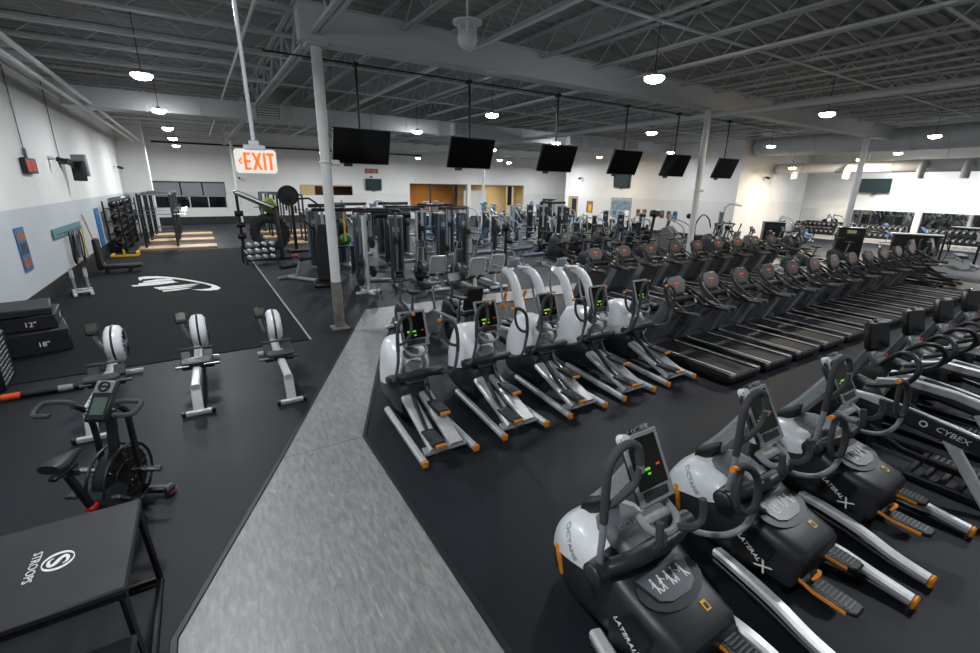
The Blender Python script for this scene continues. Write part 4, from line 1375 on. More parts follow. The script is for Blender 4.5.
obj('centre_post', B().cyl((0, -.3, .09), (0, -.3, .3), .04), YEL, t)
# clock, speaker screen, cameras on the left wall
def led_clock(label, loc, rz, w=.55, h=.22):
    t = thing('wall_clock', label, 'digital clock', loc, rz)
    obj('clock_case', B().box((0, -.05, 0), (w, .1, h), .015), BLK, t)
    d = B()
    for i, x in enumerate((-.36, -.2, .06, .24)):
        X = x * w
        for (cx, cz, a, b_) in ((0, .3, .1, .03), (0, 0, .1, .03), (0, -.3, .1, .03), (-.05, .15, .02, .28), (.05, .15, .02, .28), (.05, -.15, .02, .28), (-.05, -.15, .02, .28)):
            d.box((X + cx * w, -.103, cz * h), (a * w, .006, b_ * h))
    obj('digit_segment', d, RLED, t)
    return t
c = led_clock('black digital clock with red digits high on the two-tone wall beside the turf', (X0 + .02, 15.9, 3.22), pi / 2, .9, .36)
obj('bracket', B().box((0, -.03, .28), (.08, .06, .26), .01), GR, c)
obj('conduit', B().cyl((0, -.02, .35), (0, -.02, 2.6), .012), GR, c)
t = thing('wall_screen', 'grey screen on a swing bracket high on the wall above the hook rail', 'television', (X0 + .02, 19.7, 3.35), pi / 2)
obj('bracket_arm', B().bar([(-.3, 0, .1), (-.2, -.2, .1), (0, -.3, .0)], .1, .18), BLK, t)
obj('screen_body', B().at((.1, -.42, 0), 0, 0, .75).box((0, 0, 0), (.62, .08, .66), .02), LGR, t)
obj('screen_back', B().at((.1, -.42, -.05), 0, 0, .75).box((0, .08, -.12), (.5, .1, .6), .02), BLK, t)
obj('conduit', B().cyl((-.25, -.02, .2), (-.25, -.02, 2.5), .012), GR, t)
def camera_(label, loc, rz):
    t = thing('security_camera', label, 'security camera', loc, rz)
    obj('mount', B().cyl((0, 0, 0), (0, -.1, 0), .06).bar([(0, -.08, 0), (0, -.2, -.03)], .04, .04), WHT, t)
    obj('camera_body', B().at((0, -.26, -.05), radians(15)).cyl((0, .1, 0), (0, -.14, 0), .065), BLK, t)
    return t
camera_('small black camera between the red clock and the swing screen', (X0 + .01, 18.3, 3.5), pi / 2)
camera_('small black camera on the wall by the far corner post', (X0 + .01, 31.3, 3.62), pi / 2)


# ------------------------------------------------------------------ free weights
def kettlebell(label, loc, s=1.):
    t = thing('kettlebell', label, 'kettlebell', loc, 0, 'kettlebells on the storage racks')
    obj('bell_body', B().ball((0, 0, .1 * s), (.1 * s, .1 * s, .1 * s), 12, 7), BLKM, t)
    obj('bell_handle', B().tube([(-.06 * s, 0, .17 * s), (-.07 * s, 0, .25 * s), (0, 0, .29 * s), (.07 * s, 0, .25 * s), (.06 * s, 0, .17 * s)], .016 * s, 6, 2), STL, t)
    return t


def storage_rack(label, loc, rz):
    t = thing('storage_rack', label, 'storage rack', loc, rz, 'black storage racks')
    for sx in (-1, 1):
        for sy in (-1, 1):
            obj('post', B().box((sx * .24, sy * .9, 1.05), (.06, .06, 2.1), .006), BLKM, t)
    for z in (.22, .75, 1.28, 1.8):
        obj('shelf', B().box((0, 0, z), (.5, 1.8, .04), .008).box((.25, 0, z + .03), (.02, 1.8, .06)), BLKM, t)
    return t


SR = None
KB = None
pl_ = ['beside the blue banner', 'in the middle of the wall', 'beside the corner post']
for i, y in enumerate((25.4, 27.7, 30.0)):
    lb = 'black storage rack of kettlebells %s' % pl_[i]
    if SR is None:
        SR = storage_rack(lb, (-3.05, y, .0), 0)
    else:
        dup(SR, lb, (-3.05, y, 0))
    for z, nm in ((.24, 'bottom'), (.77, 'second'), (1.3, 'third'), (1.82, 'top')):
        for k_ in range(5):
            lb = 'black kettlebell on the %s shelf of the rack %s' % (nm, pl_[i])
            p = (-3.02, y - .68 + k_ * .34, z)
            g = 'kettlebells on the %s shelf, rack %s' % (nm, pl_[i])
            if KB is None:
                KB = kettlebell(lb, p, 1.35)
                KB['group'] = g
            else:
                dup(KB, lb, p, None, g)


def plate(label, loc, r, group, axis='x', m=None):
    b = B()
    b.lathe([(.03, -.028), (r * .45, -.028), (r * .5, -.016), (r * .82, -.016), (r * .86, -.028), (r, -.026), (r, .026), (r * .86, .028), (r * .82, .016), (r * .5, .016), (r * .45, .028), (.03, .028)], (0, 0, 0), axis, 24, False)
    o = obj('weight_plate', b, m or RUB, None, 30)
    o.location = loc
    return tag(o, label, 'weight plate', group)


def platform(label, x0, x1, y0):
    t = thing('lifting_platform', label, 'lifting platform', ((x0 + x1) / 2, y0 + 1.1, .012), 0, 'wooden lifting platforms')
    W = x1 - x0
    obj('wood_deck', B().box((0, -.55, .04), (W, 1.1, .08), .006), WOOD, t)
    obj('rubber_deck', B().box((0, .6, .04), (W, 1.15, .08), .006), RUB, t)
    return t


def squat_rack(label, loc):
    t = thing('squat_rack', label, 'squat rack', loc, 0, 'grey squat racks')
    for sx in (-1, 1):
        for y in (-.55, .55):
            obj('upright', B().box((sx * .58, y, 1.15), (.085, .085, 2.3), .008), DK if sx > 0 else BLKM, t)
        obj('base_beam', B().box((sx * .58, 0, .05), (.09, 1.4, .09), .008), BLKM, t)
        obj('top_beam', B().box((sx * .58, 0, 2.28), (.08, 1.2, .08), .008), GR, t)
        obj('bar_hook', B().box((sx * .58, -.64, 1.35), (.06, .12, .12), .008), BLK, t)
        obj('safety_arm', B().box((sx * .58, 0, .8), (.05, 1.1, .06), .006), BLK, t)
    obj('cross_beam', B().box((0, .55, 2.28), (1.16, .08, .08), .008), GR, t)
    obj('cross_beam', B().box((0, .55, .3), (1.16, .06, .06), .006), UPR, t)
    obj('pull_up_bar', B().cyl((-.58, -.55, 2.25), (.58, -.55, 2.25), .022), STL, t)
    return t


def barbell(label, loc):
    t = thing('barbell', label, 'barbell', loc, 0, 'barbells on the squat racks')
    obj('bar_shaft', B().cyl((-.66, 0, 0), (.66, 0, 0), .016, n=8), STL, t)
    for s in (-1, 1):
        obj('bar_sleeve', B().cyl((s * .66, 0, 0), (s * 1.08, 0, 0), .026, n=10), CHR, t)
    return t


P0 = Q0 = Bb = W0 = None
zone = ['the first wooden platform by the turf', 'the middle wooden platform beyond the turf', 'the last wooden platform under the window', 'the first wooden platform beyond the tyre', 'the middle wooden platform beyond the tyre', 'the last wooden platform beyond the tyre']
n_ = 0
for x0, x1, ys, rx in ((-2.45, .5, (24.7, 27.9, 31.1), -1.6), (3.0, 5.7, (24.4, 27.6, 30.8), 3.9)):
    for y in ys:
        z = zone[n_]
        lb = 'pale wood and rubber lifting platform, ' + z.replace('wooden platform', 'one').replace('the ', '', 1)
        P0 = platform(lb, x0, x1, y) if P0 is None else P0
        if n_:
            dup(P0, lb, ((x0 + x1) / 2, y + 1.1, .012))
        if Q0 is None:
            Q0 = squat_rack('grey squat rack standing on ' + z, (rx, y + 1.1, .092))
        else:
            dup(Q0, 'grey squat rack standing on ' + z, (rx, y + 1.1, .092))
        if Bb is None:
            Bb = barbell('barbell on the rack of ' + z, (rx, y + .45, 1.522))
        else:
            dup(Bb, 'barbell on the rack of ' + z, (rx, y + .45, 1.522))
        for s in (-1, 1):
            lb = 'black bumper plate on the barbell of ' + z
            if W0 is None:
                W0 = plate(lb, (rx + s * .74, y + .45, 1.522), .225, 'plates on ' + z)
            else:
                c = W0.copy()
                LINK(c)
                c.location = (rx + s * .74, y + .45, 1.522)
                tag(c, lb, 'weight plate', 'plates on ' + z)
        n_ += 1


# ------------------------------------------------------------------ tyre rig, ball, dumbbells
t = thing('lever_rig', 'black lever rig with a long angled arm beside the turf corner', 'strength machine', (2.25, 20.4, 0), 0)
obj('post', B().bar([(.35, -.7, .05), (.3, -.6, 1.2), (.28, -.5, 2.0)], .15, .15), BLKM, t)
obj('lever_arm', B().bar([(.3, -.55, 1.95), (-.1, .6, 2.15), (-.75, 3.1, 2.5)], .2, .2), BLKM, t)
obj('base_frame', B().box((.2, -.6, .05), (1.0, .14, .1), .01).box((.1, .1, .05), (.12, 1.4, .1), .01), BLKM, t)
obj('red_stop', B().box((.75, -.62, .1), (.16, .12, .12), .02), RED, t)
obj('far_post', B().bar([(-.75, 3.1, .0), (-.75, 3.1, 2.5)], .12, .12), BLKM, t)
for z in (.6, 1.1, 1.6):
    obj('holder', B().cyl((-.92, 3.1, z), (-.58, 3.1, z), .12), BLK, t)
b = B()
R_, w_ = .78, .2
b.lathe([(.42, -w_ * .7), (.5, -w_), (.68, -w_), (.78, -w_ * .8), (.8, 0), (.78, w_ * .8), (.68, w_), (.5, w_), (.42, w_ * .7), (.42, -w_ * .7)], (0, 0, 0), 'x', 30, False)
for i in range(26):
    a = 2 * pi * i / 26
    for s in (-1, 1):
        b.at((s * .1, .79 * cos(a + s * .06), .79 * sin(a + s * .06)), a).box((0, 0, 0), (.17, .07, .075))
o = obj('tractor_tyre', b, RUB)
o.location = (2.55, 22.3, .84)
o.rotation_euler = (0, 0, radians(75))
tag(o, 'huge black lugged tyre standing upright behind the lever rig', 'tyre')
t = thing('exercise_ball', 'lime green exercise ball resting on top of the huge tyre', 'exercise ball', (2.62, 22.3, 1.99))
obj('ball_skin', B().ball((0, 0, 0), .33, 20, 12), LIME, t)
obj('ball_valve', B().cyl((0, -.33, 0), (0, -.325, 0), .02), WHT, t)


def dumbbell(label, loc, group, r=.075, L_=.26, m=None, rz=0.):
    t = thing('dumbbell', label, 'dumbbell', loc, rz, group)
    obj('dumbbell_grip', B().cyl((-L_ / 2, 0, 0), (L_ / 2, 0, 0), .018, n=8), CHR, t)
    for s in (-1, 1):
        hd_ = obj('dumbbell_head', B().lathe([(r * .7, -.055), (r, -.03), (r, .03), (r * .7, .055)], (s * L_ / 2, 0, 0), 'x', 8), m or RUB, t)
        if m is BLK:
            obj('end_cap', B().cyl((s * (L_ / 2 + .05), 0, 0), (s * (L_ / 2 + .06), 0, 0), r * .55, n=10), LGR, hd_)
    return t


t = thing('dumbbell_stand', 'low black stand of silver dumbbells at the turf corner', 'dumbbell stand', (1.75, 19.2, 0), .15)
for s in (-1, 1):
    obj('side_frame', B().bar([(s * .55, -.3, .03), (s * .55, .3, .62)], .06, .05).bar([(s * .55, .3, .62), (s * .55, .3, 0)], .06, .05), BLKM, t)
for i in range(3):
    obj('tray', B().at((0, -.22 + i * .22, .14 + i * .2), -.35).box((0, 0, 0), (1.1, .2, .02)), BLKM, t)
D0 = None
for i in range(3):
    for k_ in range(4):
        p = (1.75 - .38 + k_ * .26 + .03 * i, 19.2 - .28 + i * .22 + k_ * .03 - .03, (.28 + i * .208))
        lb = 'silver dumbbell on the %s tray of the low stand by the turf corner' % ['lowest', 'middle', 'topmost'][i]
        g = 'silver dumbbells, %s tray' % ['lowest', 'middle', 'topmost'][i]
        if D0 is None:
            D0 = dumbbell(lb, p, g, .07, .2, SIL, pi / 2 + .15)
        else:
            dup(D0, lb, p, None, g)
# ------------------------------------------------------------------ hanging and wall televisions
def hung_tv(label, x):
    y = 10.0
    t = thing('hanging_television', label, 'television', (x, y, 0), 0, 'televisions hung in a row')
    obj('hanger_pole', B().cyl((0, .08, 3.8), (0, .08, 5.24), .025, n=10), BLKM, t)
    obj('ceiling_clamp', B().box((0, .1, 5.2), (.1, .16, .08), .01), BLKM, t)
    p = obj('panel', B().at((0, 0, 3.66), radians(20)).box((0, 0, 0), (1.2, .06, .7), .012), BLK, t)
    obj('screen_glass', B().at((0, 0, 3.66), radians(20)).box((0, -.031, .005), (1.16, .004, .66)), SCR, p)
    obj('receiver_box', B().box((-.28, .12, 3.3), (.18, .06, .06), .01), BLK, t)
    obj('tilt_bracket', B().box((0, .06, 3.74), (.3, .1, .26), .01), BLKM, t)
    return t


h0 = None
for i, x in enumerate((3.08, 5.7, 8.35, 10.96, 13.3, 16.07)):
    lb = ['dark television hanging next to the white column by the exit sign', 'dark hanging television, second in the row from the exit sign', 'dark hanging television, third in the row from the exit sign', 'dark hanging television, fourth in the row from the exit sign', 'dark hanging television just before the second white column', 'dark hanging television beyond the second white column, last of the row'][i]
    if h0 is None:
        h0 = hung_tv(lb, x)
    else:
        dup(h0, lb, (x, 10.0, 0))


def wall_tv(label, loc, rz, w, h):
    t = thing('wall_television', label, 'television', loc, rz)
    obj('tv_bracket', B().box((0, -.06, 0), (.3, .12, .2), .01), BLKM, t)
    p = obj('panel', B().at((0, -.16, 0), radians(5)).box((0, 0, 0), (w, .08, h), .015), BLK, t)
    obj('screen_glass', B().at((0, -.16, 0), radians(5)).box((0, -.042, 0), (w - .06, .004, h - .06)), mat('grey_green_screen', '2b393b', .2), p)
    obj('sensor_box', B().box((0, -.14, -h / 2 - .06), (.2, .08, .06), .01), BLK, t)
    return t


wall_tv('small television on the far white wall under the red clock', (13.08, Y1 - .005, 2.95), 0, 1.4, .95)
wall_tv('small television on the inner wall above the grey notice frame', (26.995, 24.64, 3.5), -pi / 2, 1.5, .95)
wall_tv('television on the white wall over the mirrors, beside the grey column', (34.995, 11.9, 3.35), -pi / 2, 1.5, .8)
led_clock('red digital clock on the far white wall over a small television', (13.0, Y1 - .005, 4.05), 0, 1.1, .36)
camera_('black camera on the far white wall above the small television', (12.9, Y1 - .005, 3.62), 0)
camera_('black camera on the far white wall near the blinds, behind the exit sign', (2.9, Y1 - .005, 3.3), 0)
camera_('black camera high on the inner wall near its door', (26.99, 29.0, 3.75), -pi / 2)
camera_('black camera on the wall end facing the treadmills, below the ducts', (29.5, 15.795, 3.75), 0)

# posters on the inner wall
t = poster('notice_frame', 'large grey framed notice board on the inner wall', 0, 0, 2.0, 1.35, PG, [(.0, .1, .9, .5, mat('print_grey_blue', '6d7f8a', .5, var=.5, scale=5)), (-.3, -.33, .2, .22, PB), (.02, -.36, .2, .2, BBL), (.32, -.3, .2, .28, WHP)], (26.99, 24.6, 1.62), 'notice board')
nm = ['rust coloured', 'dark grey', 'pale blue', 'black and grey', 'brown and grey', 'dark blue']
for i, (y, m) in enumerate(((22.9, PR), (22.35, PD), (21.7, PG), (20.85, PD), (20.3, PR), (19.8, PB))):
    poster('wall_picture', nm[i] + ' small print in the row on the inner wall', 0, 0, .34, .5, m, [(0, .15, .7, .4, PD if m is not PD else PR)], (26.99, y, 1.3), 'picture')
poster('wall_picture', 'tan and dark print on the inner wall beside the door', 0, 0, .7, .9, PR, [(.1, -.1, .5, .6, YEL)], (26.99, 27.9, 1.5), 'picture')

# ------------------------------------------------------------------ exit sign, dome camera
t = thing('exit_sign', 'white hanging EXIT sign with orange letters and an arrow', 'exit sign', (.43, 4.1, 3.06), radians(-4))
pn = obj('sign_panel', B().prism([(-.145, -.07), (-.13, -.088), (.13, -.088), (.145, -.07), (.145, .07), (.13, .088), (-.13, .088), (-.145, .07)], -.02, .02, 'y', .004), EXP, t)
b = B()
def seg(pts, w=.027):
    b.bar([(x, -.0215, z) for x, z in pts], .003, w, 0, (0, 1, 0), .1)
H_ = .062
def rect(x0, x1, z0, z1):
    b.box(((x0 + x1) / 2, -.0215, (z0 + z1) / 2), (x1 - x0, .005, z1 - z0))
rect(-.083, -.064, -H_, H_)
for z in (-H_ + .008, 0, H_ - .008):
    rect(-.083, -.036, z - .008, z + .008)
for s in (-1, 1):
    b.add([(-.028 if s > 0 else .022, -.024, -H_), (-.008 if s > 0 else .042, -.024, -H_), (.042 if s > 0 else -.008, -.024, H_), (.022 if s > 0 else -.028, -.024, H_)], [(0, 1, 2, 3)])
rect(.05, .068, -H_, H_)
rect(.075, .128, H_ - .017, H_)
rect(.092, .111, -H_, H_)
obj('lettering', b, EXO, pn)
b = B()
for s in (-1, 1):
    b.add([(-.122, -.024, 0), (-.108, -.024, 0), (-.094, -.024, s * .02), (-.104, -.024, s * .024)], [(0, 1, 2, 3)])
obj('arrow', b, EXO, pn)
obj('sign_mount', B().box((0, 0, .1), (.15, .06, .035), .006).box((0, 0, .13), (.07, .05, .04), .006), WHT, t)
obj('hanging_rod', B().cyl((0, 0, .13), (-.02, 0, 5.7 - 3.06), .014, n=10), WHT, t)
t = thing('dome_camera', 'white globe camera hung from the joists near the first girder', 'security camera', (3.75, 6.7, 5.0))
obj('globe', B().ball((0, 0, 0), .15, 18, 10), WHT, t)
obj('mount_plate', B().cyl((0, 0, .19), (0, 0, .22), .22, n=20), WHT, t)
for a in (0, 2.1, 4.2):
    obj('mount_leg', B().box((.13 * cos(a), .13 * sin(a), .13), (.05, .05, .14), .01, (0, 0, a)), WHT, t)
obj('drop_rod', B().cyl((0, 0, .2), (0, 0, .8), .02), WHT, t)

# ------------------------------------------------------------------ strength machines
STK = mat('stack_shroud', '6e7e8c', .4, var=.08)
STKD = mat('dark_stack_shroud', '1d242b', .4)
STKB = mat('slate_stack_shroud', '36444f', .4)
PADB = mat('navy_vinyl_pad', '243a52', .5, bump=.05)
FRM = mat('machine_frame_silver', '9aa0a5', .35, .3, .06)


def tower(t, x, y, h, shroud, w=.34):
    o = obj('stack_shroud', B().box((x, y, h / 2 + .04), (w, .2, h - .1), .02), shroud, t)
    g = B()
    for i in range(10):
        g.box((x, y - .108, .2 + i * .06), (w * .6, .02, .045), .004)
    obj('weight_slab', g, BLK, o)
    obj('stack_window', B().box((x, y - .104, h * .42), (w * .64, .012, h * .62)), BLKM, o)
    obj('tower_cap', B().box((x, y, h), (w + .06, .26, .08), .02), LGR, t)
    obj('guide_rod', B().cyl((x - .1, y - .12, .1), (x - .1, y - .12, h - .05), .01, n=6), CHR, o)
    obj('instruction_card', B().box((x, y - .113, h * .82), (w * .5, .01, h * .07)), LGR, o)
    return o


def stack_machine(kind, label, loc, rz, group, shroud=None, pad=None, h=1.6):
    t = thing(kind + '_machine', label, 'weight machine', loc, rz, group)
    shroud, pad = shroud or STK, pad or PADB
    obj('base_frame', B().box((0, 0, .05), (.09, 1.5, .08), .012).box((0, .72, .05), (.8, .09, .08), .012).box((0, -.7, .05), (.6, .09, .08), .012), FRM, t)
    tower(t, 0, .68, h, shroud, .95 if kind == 'dip_assist' else .34)
    obj('seat_post', B().box((0, -.2, .25), (.09, .12, .42), .012), FRM, t)
    obj('seat_pad', B().box((0, -.2, .48), (.36, .4, .09), .03), pad, t)
    if kind in ('chest_press', 'shoulder_press', 'row'):
        obj('back_pad', B().box((0, -.46 if kind != 'row' else .12, .85), (.34, .09, .62), .03, (.12, 0, 0)), pad, t)
        obj('back_post', B().bar([(0, -.6 if kind != 'row' else .2, .1), (0, -.52 if kind != 'row' else .2, 1.05)], .08, .08), FRM, t)
        for s in (-1, 1):
            zz = .95 if kind != 'shoulder_press' else 1.25
            a = obj('press_arm', B().bar([(s * .12, .62, h - .1), (s * .42, .35, h - .15), (s * .44, -.05, zz), (s * .42, -.12, zz - .15)], .06, .06, 3), FRM, t)
            obj('hand_grip', B().cyl((s * .42, -.1, zz), (s * .24, -.12, zz), .022), GRIP, a)
    elif kind in ('leg_extension', 'leg_curl'):
        obj('back_pad', B().box((0, -.46, .8), (.36, .09, .6), .03, (.25, 0, 0)), pad, t)
        obj('leg_arm', B().bar([(.24, .0, .5), (.24, .2, .25), (-.2, .24, .22)], .06, .06), FRM, t)
        obj('shin_roller', B().cyl((-.2, .22, .28), (.2, .22, .28), .07), pad, t)
        for s in (-1, 1):
            obj('side_handle', B().tube([(s * .24, -.3, .5), (s * .28, -.15, .62), (s * .28, .02, .6)], .02, 8, 2), GRIP, t)
    elif kind == 'pulldown':
        obj('thigh_roller', B().cyl((-.25, .06, .72), (.25, .06, .72), .07), pad, t)
        obj('boom', B().bar([(0, .68, h - .02), (0, .2, h + .2), (0, -.25, h + .16)], .08, .1, 2), FRM, t)
        obj('cable', B().cyl((0, -.2, h + .1), (0, -.2, h - .35), .008, n=6), BLKM, t)
        obj('wide_bar', B().tube([(-.5, -.2, h - .48), (-.38, -.2, h - .38), (.38, -.2, h - .38), (.5, -.2, h - .48)], .018, 8, 2), CHR, t)
    elif kind == 'dip_assist':
        obj('knee_pad', B().box((0, .05, .7), (.4, .3, .09), .03), pad, t)
        for s in (-1, 1):
            obj('side_upright', B().bar([(s * .36, .6, .05), (s * .36, .55, h + .25), (s * .3, .1, h + .42), (s * .42, -.25, h + .36)], .07, .07, 2), FRM, t)
            obj('dip_handle', B().tube([(s * .34, .5, 1.15), (s * .32, -.1, 1.12)], .025, 8), GRIP, t)
            obj('step', B().box((s * .22, -.5, .2), (.2, .1, .04), .01), BLK, t)
    return t


def lever_machine(label, loc, rz, group, pad=None, lit=None):
    t = thing('plate_loaded_machine', label, 'weight machine', loc, rz, group)
    pad = pad or PADB
    fr = lit or FRM
    for s in (-1, 1):
        obj('side_frame', B().bar([(s * .4, -.6, .05), (s * .34, .55, .05), (s * .28, .45, .9), (s * .22, .2, 1.45)], .08, .08), fr, t)
        a = obj('lever_arm', B().bar([(s * .3, .35, 1.35), (s * .5, -.1, 1.3), (s * .46, -.45, .95)], .06, .06, 2), fr, t)
        obj('hand_grip', B().cyl((s * .46, -.42, .98), (s * .28, -.44, .96), .024), GRIP, a)
        obj('plate_peg', B().cyl((s * .34, .3, .9), (s * .62, .3, .9), .025), CHR, t)
        obj('loaded_plate', B().cyl((s * .46, .3, .9), (s * .53, .3, .9), .2, n=20), RUB, t)
    obj('cross_frame', B().box((0, .5, .06), (.7, .08, .08), .012).box((0, .3, 1.2), (.5, .07, .07), .012), fr, t)
    obj('seat_pad', B().box((0, -.25, .46), (.36, .4, .09), .03), pad, t)
    obj('back_pad', B().box((0, .02, .85), (.34, .1, .66), .03, (-.18, 0, 0)), pad, t)
    obj('seat_post', B().bar([(0, -.25, .05), (0, -.25, .42)], .08, .1), fr, t)
    return t


def bench(label, loc, rz, group, tilt=0., pad=None):
    t = thing('weight_bench', label, 'weight bench', loc, rz, group)
    pad = pad or PADB
    obj('spine', B().box((0, 0, .3), (.08, 1.2, .08), .012), FRM, t)
    for y in (-.5, .5):
        obj('leg', B().box((0, y, .15), (.08, .08, .3), .01).box((0, y, .04), (.56, .08, .07), .012), FRM, t)
    obj('seat_pad', B().box((0, -.42, .39), (.3, .36, .09), .03), pad, t)
    c, s = cos(tilt), sin(tilt)
    obj('back_pad', B().box((0, -.22 + .42 * c, .39 + .42 * s), (.3, .84, .09), .03, (tilt, 0, 0)), pad, t)
    if tilt:
        obj('back_strut', B().bar([(0, .3, .32), (0, -.22 + .6 * c, .34 + .6 * s)], .05, .05), FRM, t)
    return t


def cable_rig(label, loc, rz, group, h=2.15, w=1.3, shroud=None, fr=None):
    t = thing('cable_machine', label, 'cable machine', loc, rz, group)
    shroud = shroud or STKD
    for s in (-1, 1):
        tower(t, s * w / 2, .1, h - .15, shroud, .4)
        obj('pulley_column', B().box((s * w / 2, -.2, h / 2), (.08, .07, h), .01), fr or FRM, t)
        c = obj('pulley_carriage', B().box((s * w / 2, -.25, 1.1 + .25 * s), (.12, .14, .2), .02), BLK, t)
        obj('handle', B().tube([(s * w / 2 - .07, -.33, .85 + .25 * s), (s * w / 2, -.33, .98 + .25 * s), (s * w / 2 + .07, -.33, .85 + .25 * s), (s * w / 2 - .07, -.33, .85 + .25 * s)], .014, 6), GRIP, c)
        obj('foot', B().box((s * w / 2, -.1, .04), (.16, 1.0, .08), .012), FRM, t)
    obj('top_beam', B().box((0, 0, h + .03), (w + .3, .12, .12), .02), BLKM, t)
    obj('chin_bar', B().tube([(-.4, -.1, h), (-.34, -.4, h + .05), (.34, -.4, h + .05), (.4, -.1, h)], .02, 8), GRIP, t)
    obj('floor_beam', B().box((0, .35, .05), (w, .08, .08), .01), FRM, t)
    return t


# jungle of cable towers behind the first column
G1 = 'cable stations behind the first column'
c0 = cable_rig('tall cable station nearest the seated ellipticals, dark shrouds and chin bar'.replace('nearest', 'next to'), (4.45, 13.4, 0), -.35, G1, 2.15, 1.05, STKB, UPR)
dup(c0, 'tall cable station behind the black padded column', (3.9, 17.2, 0), .2)
c1 = cable_rig('cable station with pale blue shrouds beyond the dark ones', (6.6, 16.6, 0), -.2, G1, 2.1, 1.2, STKB)
dup(c1, 'pale blue cable station standing before the squat racks', (5.4, 19.8, 0), .1)
dup(c1, 'pale blue cable station beyond the seated ellipticals', (8.6, 18.2, 0), -.4)
t = thing('overhead_rack', 'long black overhead rack with a padded roller, joining the cable stations', 'overhead rack', (4.7, 15.0, 0), -.1)
for x in (-1.45, 1.6):
    obj('post', B().box((x, 0, 1.05), (.08, .08, 2.1), .01), FRM, t)
    obj('post_foot', B().box((x, 0, .03), (.3, .6, .05), .01), FRM, t)
obj('top_beam', B().box((0, 0, 2.14), (3.5, .12, .1), .02), BLKM, t)
obj('padded_roller', B().cyl((.1, -.25, 2.0), (1.3, -.25, 2.0), .13, n=18), VIN, t)
obj('roller_bracket', B().box((.7, -.12, 2.05), (1.3, .2, .05), .01), BLKM, t)
for i in range(5):
    obj('hanging_strap', B().box((-1.1 + i * .3, -.06, 1.6), (.05, .02, 1.0 - .1 * (i % 2))), [BLK, YEL, BLK, RED, BLK][i], t)
# black padded column, ghd bench, plate tree, balls
t = thing('padded_column', 'tall black padded column machine standing beside the first white column', 'strength machine', (3.0, 14.1, 0), -.2)
obj('padded_body', B().loft([ring(.22, -.14, .14, 0, 16, 4)[:]], False) if False else B().prism([(-.22, .12), (.22, .12), (.24, .5), (.22, 1.35), (.12, 1.78), (-.12, 1.78), (-.22, 1.35), (-.24, .5)], -.13, .13, 'y', .04), VIN, t)
obj('column_base', B().box((0, -.1, .05), (.7, .9, .1), .02), BLKM, t)
for s in (-1, 1):
    obj('column_arm', B().bar([(s * .2, 0, 1.6), (s * .45, -.1, 1.9), (s * .55, .2, 2.1)], .06, .06), BLKM, t)
t = thing('back_extension_bench', 'low black back extension bench beside the padded column', 'bench', (2.45, 15.1, 0), .6)
obj('base_frame', B().box((0, 0, .05), (.1, 1.3, .08), .01).box((0, .6, .05), (.7, .09, .08), .01), FRM, t)
obj('thigh_pad', B().box((0, -.2, .75), (.5, .3, .16), .05, (.5, 0, 0)), VIN, t)
obj('roller', B().cyl((-.3, .5, .4), (.3, .5, .4), .08), VIN, t)
obj('main_post', B().bar([(0, .2, .08), (0, -.1, .7)], .08, .08), FRM, t)
t = thing('plate_tree', 'silver plate tree with round black plates beside the first white column', 'plate rack', (3.7, 12.3, 0), .2)
obj('tree_post', B().box((0, 0, 1.05), (.1, .1, 2.1), .012), SIL, t)
obj('tree_foot', B().box((0, 0, .04), (.7, .08, .07), .01).box((0, 0, .04), (.08, .7, .07), .01), SIL, t)
obj('ring_foot', B().torus((.16, -.35, .15), .13, .018, 'x'), CHR, t)
for i, (z, s) in enumerate(((.42, -1), (.9, -1), (1.4, 1), (.6, 1))):
    obj('plate_peg', B().cyl((0, 0, z), (s * .3, 0, z), .025), CHR, t)
tz = ['lowest on', 'second up on', 'topmost on', 'other side of']
for i, (z, s) in enumerate(((.42, -1), (.9, -1), (1.4, 1), (.6, 1))):
    q = V((s * .2, 0, 0))
    q.rotate(Euler((0, 0, .2)))
    o = plate('round black plate, %s the silver plate tree' % tz[i], (3.7 + q.x, 12.3 + q.y, z - .0), .19 if i < 2 else .16, 'plates on the silver tree')
    o.rotation_euler = (0, 0, .2)
o = plate('large black plate on the raised arm before the platforms', (3.3, 21.4, 2.42), .42, 'raised plates', 'y')
t = thing('arm_machine', 'black machine with a raised plate arm between tyre and column', 'strength machine', (3.5, 21.8, 0), 0)
obj('arm_post', B().box((0, .2, 1.1), (.12, .12, 2.2), .01), BLKM, t)
obj('plate_arm', B().bar([(-.2, -.3, 2.42), (-.2, .1, 2.4), (0, .2, 2.15)], .05, .05), BLKM, t)
obj('front_arm', B().bar([(0, .2, 2.2), (.7, .0, 2.3), (1.1, -.3, 1.9)], .08, .08, 2), BLKM, t)
obj('arm_base', B().box((.2, .1, .05), (1.1, .9, .09), .02), BLKM, t)
for i, (x, y, z, r, m, lb) in enumerate(((3.72, 15.75, 1.12, .17, RED, 'red medicine ball on the shelf stand behind the first column'), (4.09, 15.75, 1.14, .19, GRN, 'green medicine ball on the shelf stand behind the first column'))):
    tag(obj('medicine_ball', B().ball((0, 0, 0), r, 18, 11), m), lb, 'medicine ball').location = (x, y, z - .17 + r - .02)
t = thing('ball_stand', 'narrow black stand carrying the red and green balls', 'ball stand', (3.9, 15.75, 0), 0)
obj('stand_shelf', B().box((0, 0, .89), (.85, .35, .05), .01), BLKM, t)
for s in (-1, 1):
    obj('stand_leg', B().box((s * .38, 0, .44), (.05, .3, .88), .006), BLKM, t)
t = thing('waste_barrel', 'bright blue barrel behind the cable stations', 'barrel', (5.0, 17.6, 0), 0)
obj('barrel_body', B().lathe([(.2, 0), (.24, .05), (.25, .4), (.24, .75), (.2, .8)], (0, 0, 0), 'z', 18), BBL, t)
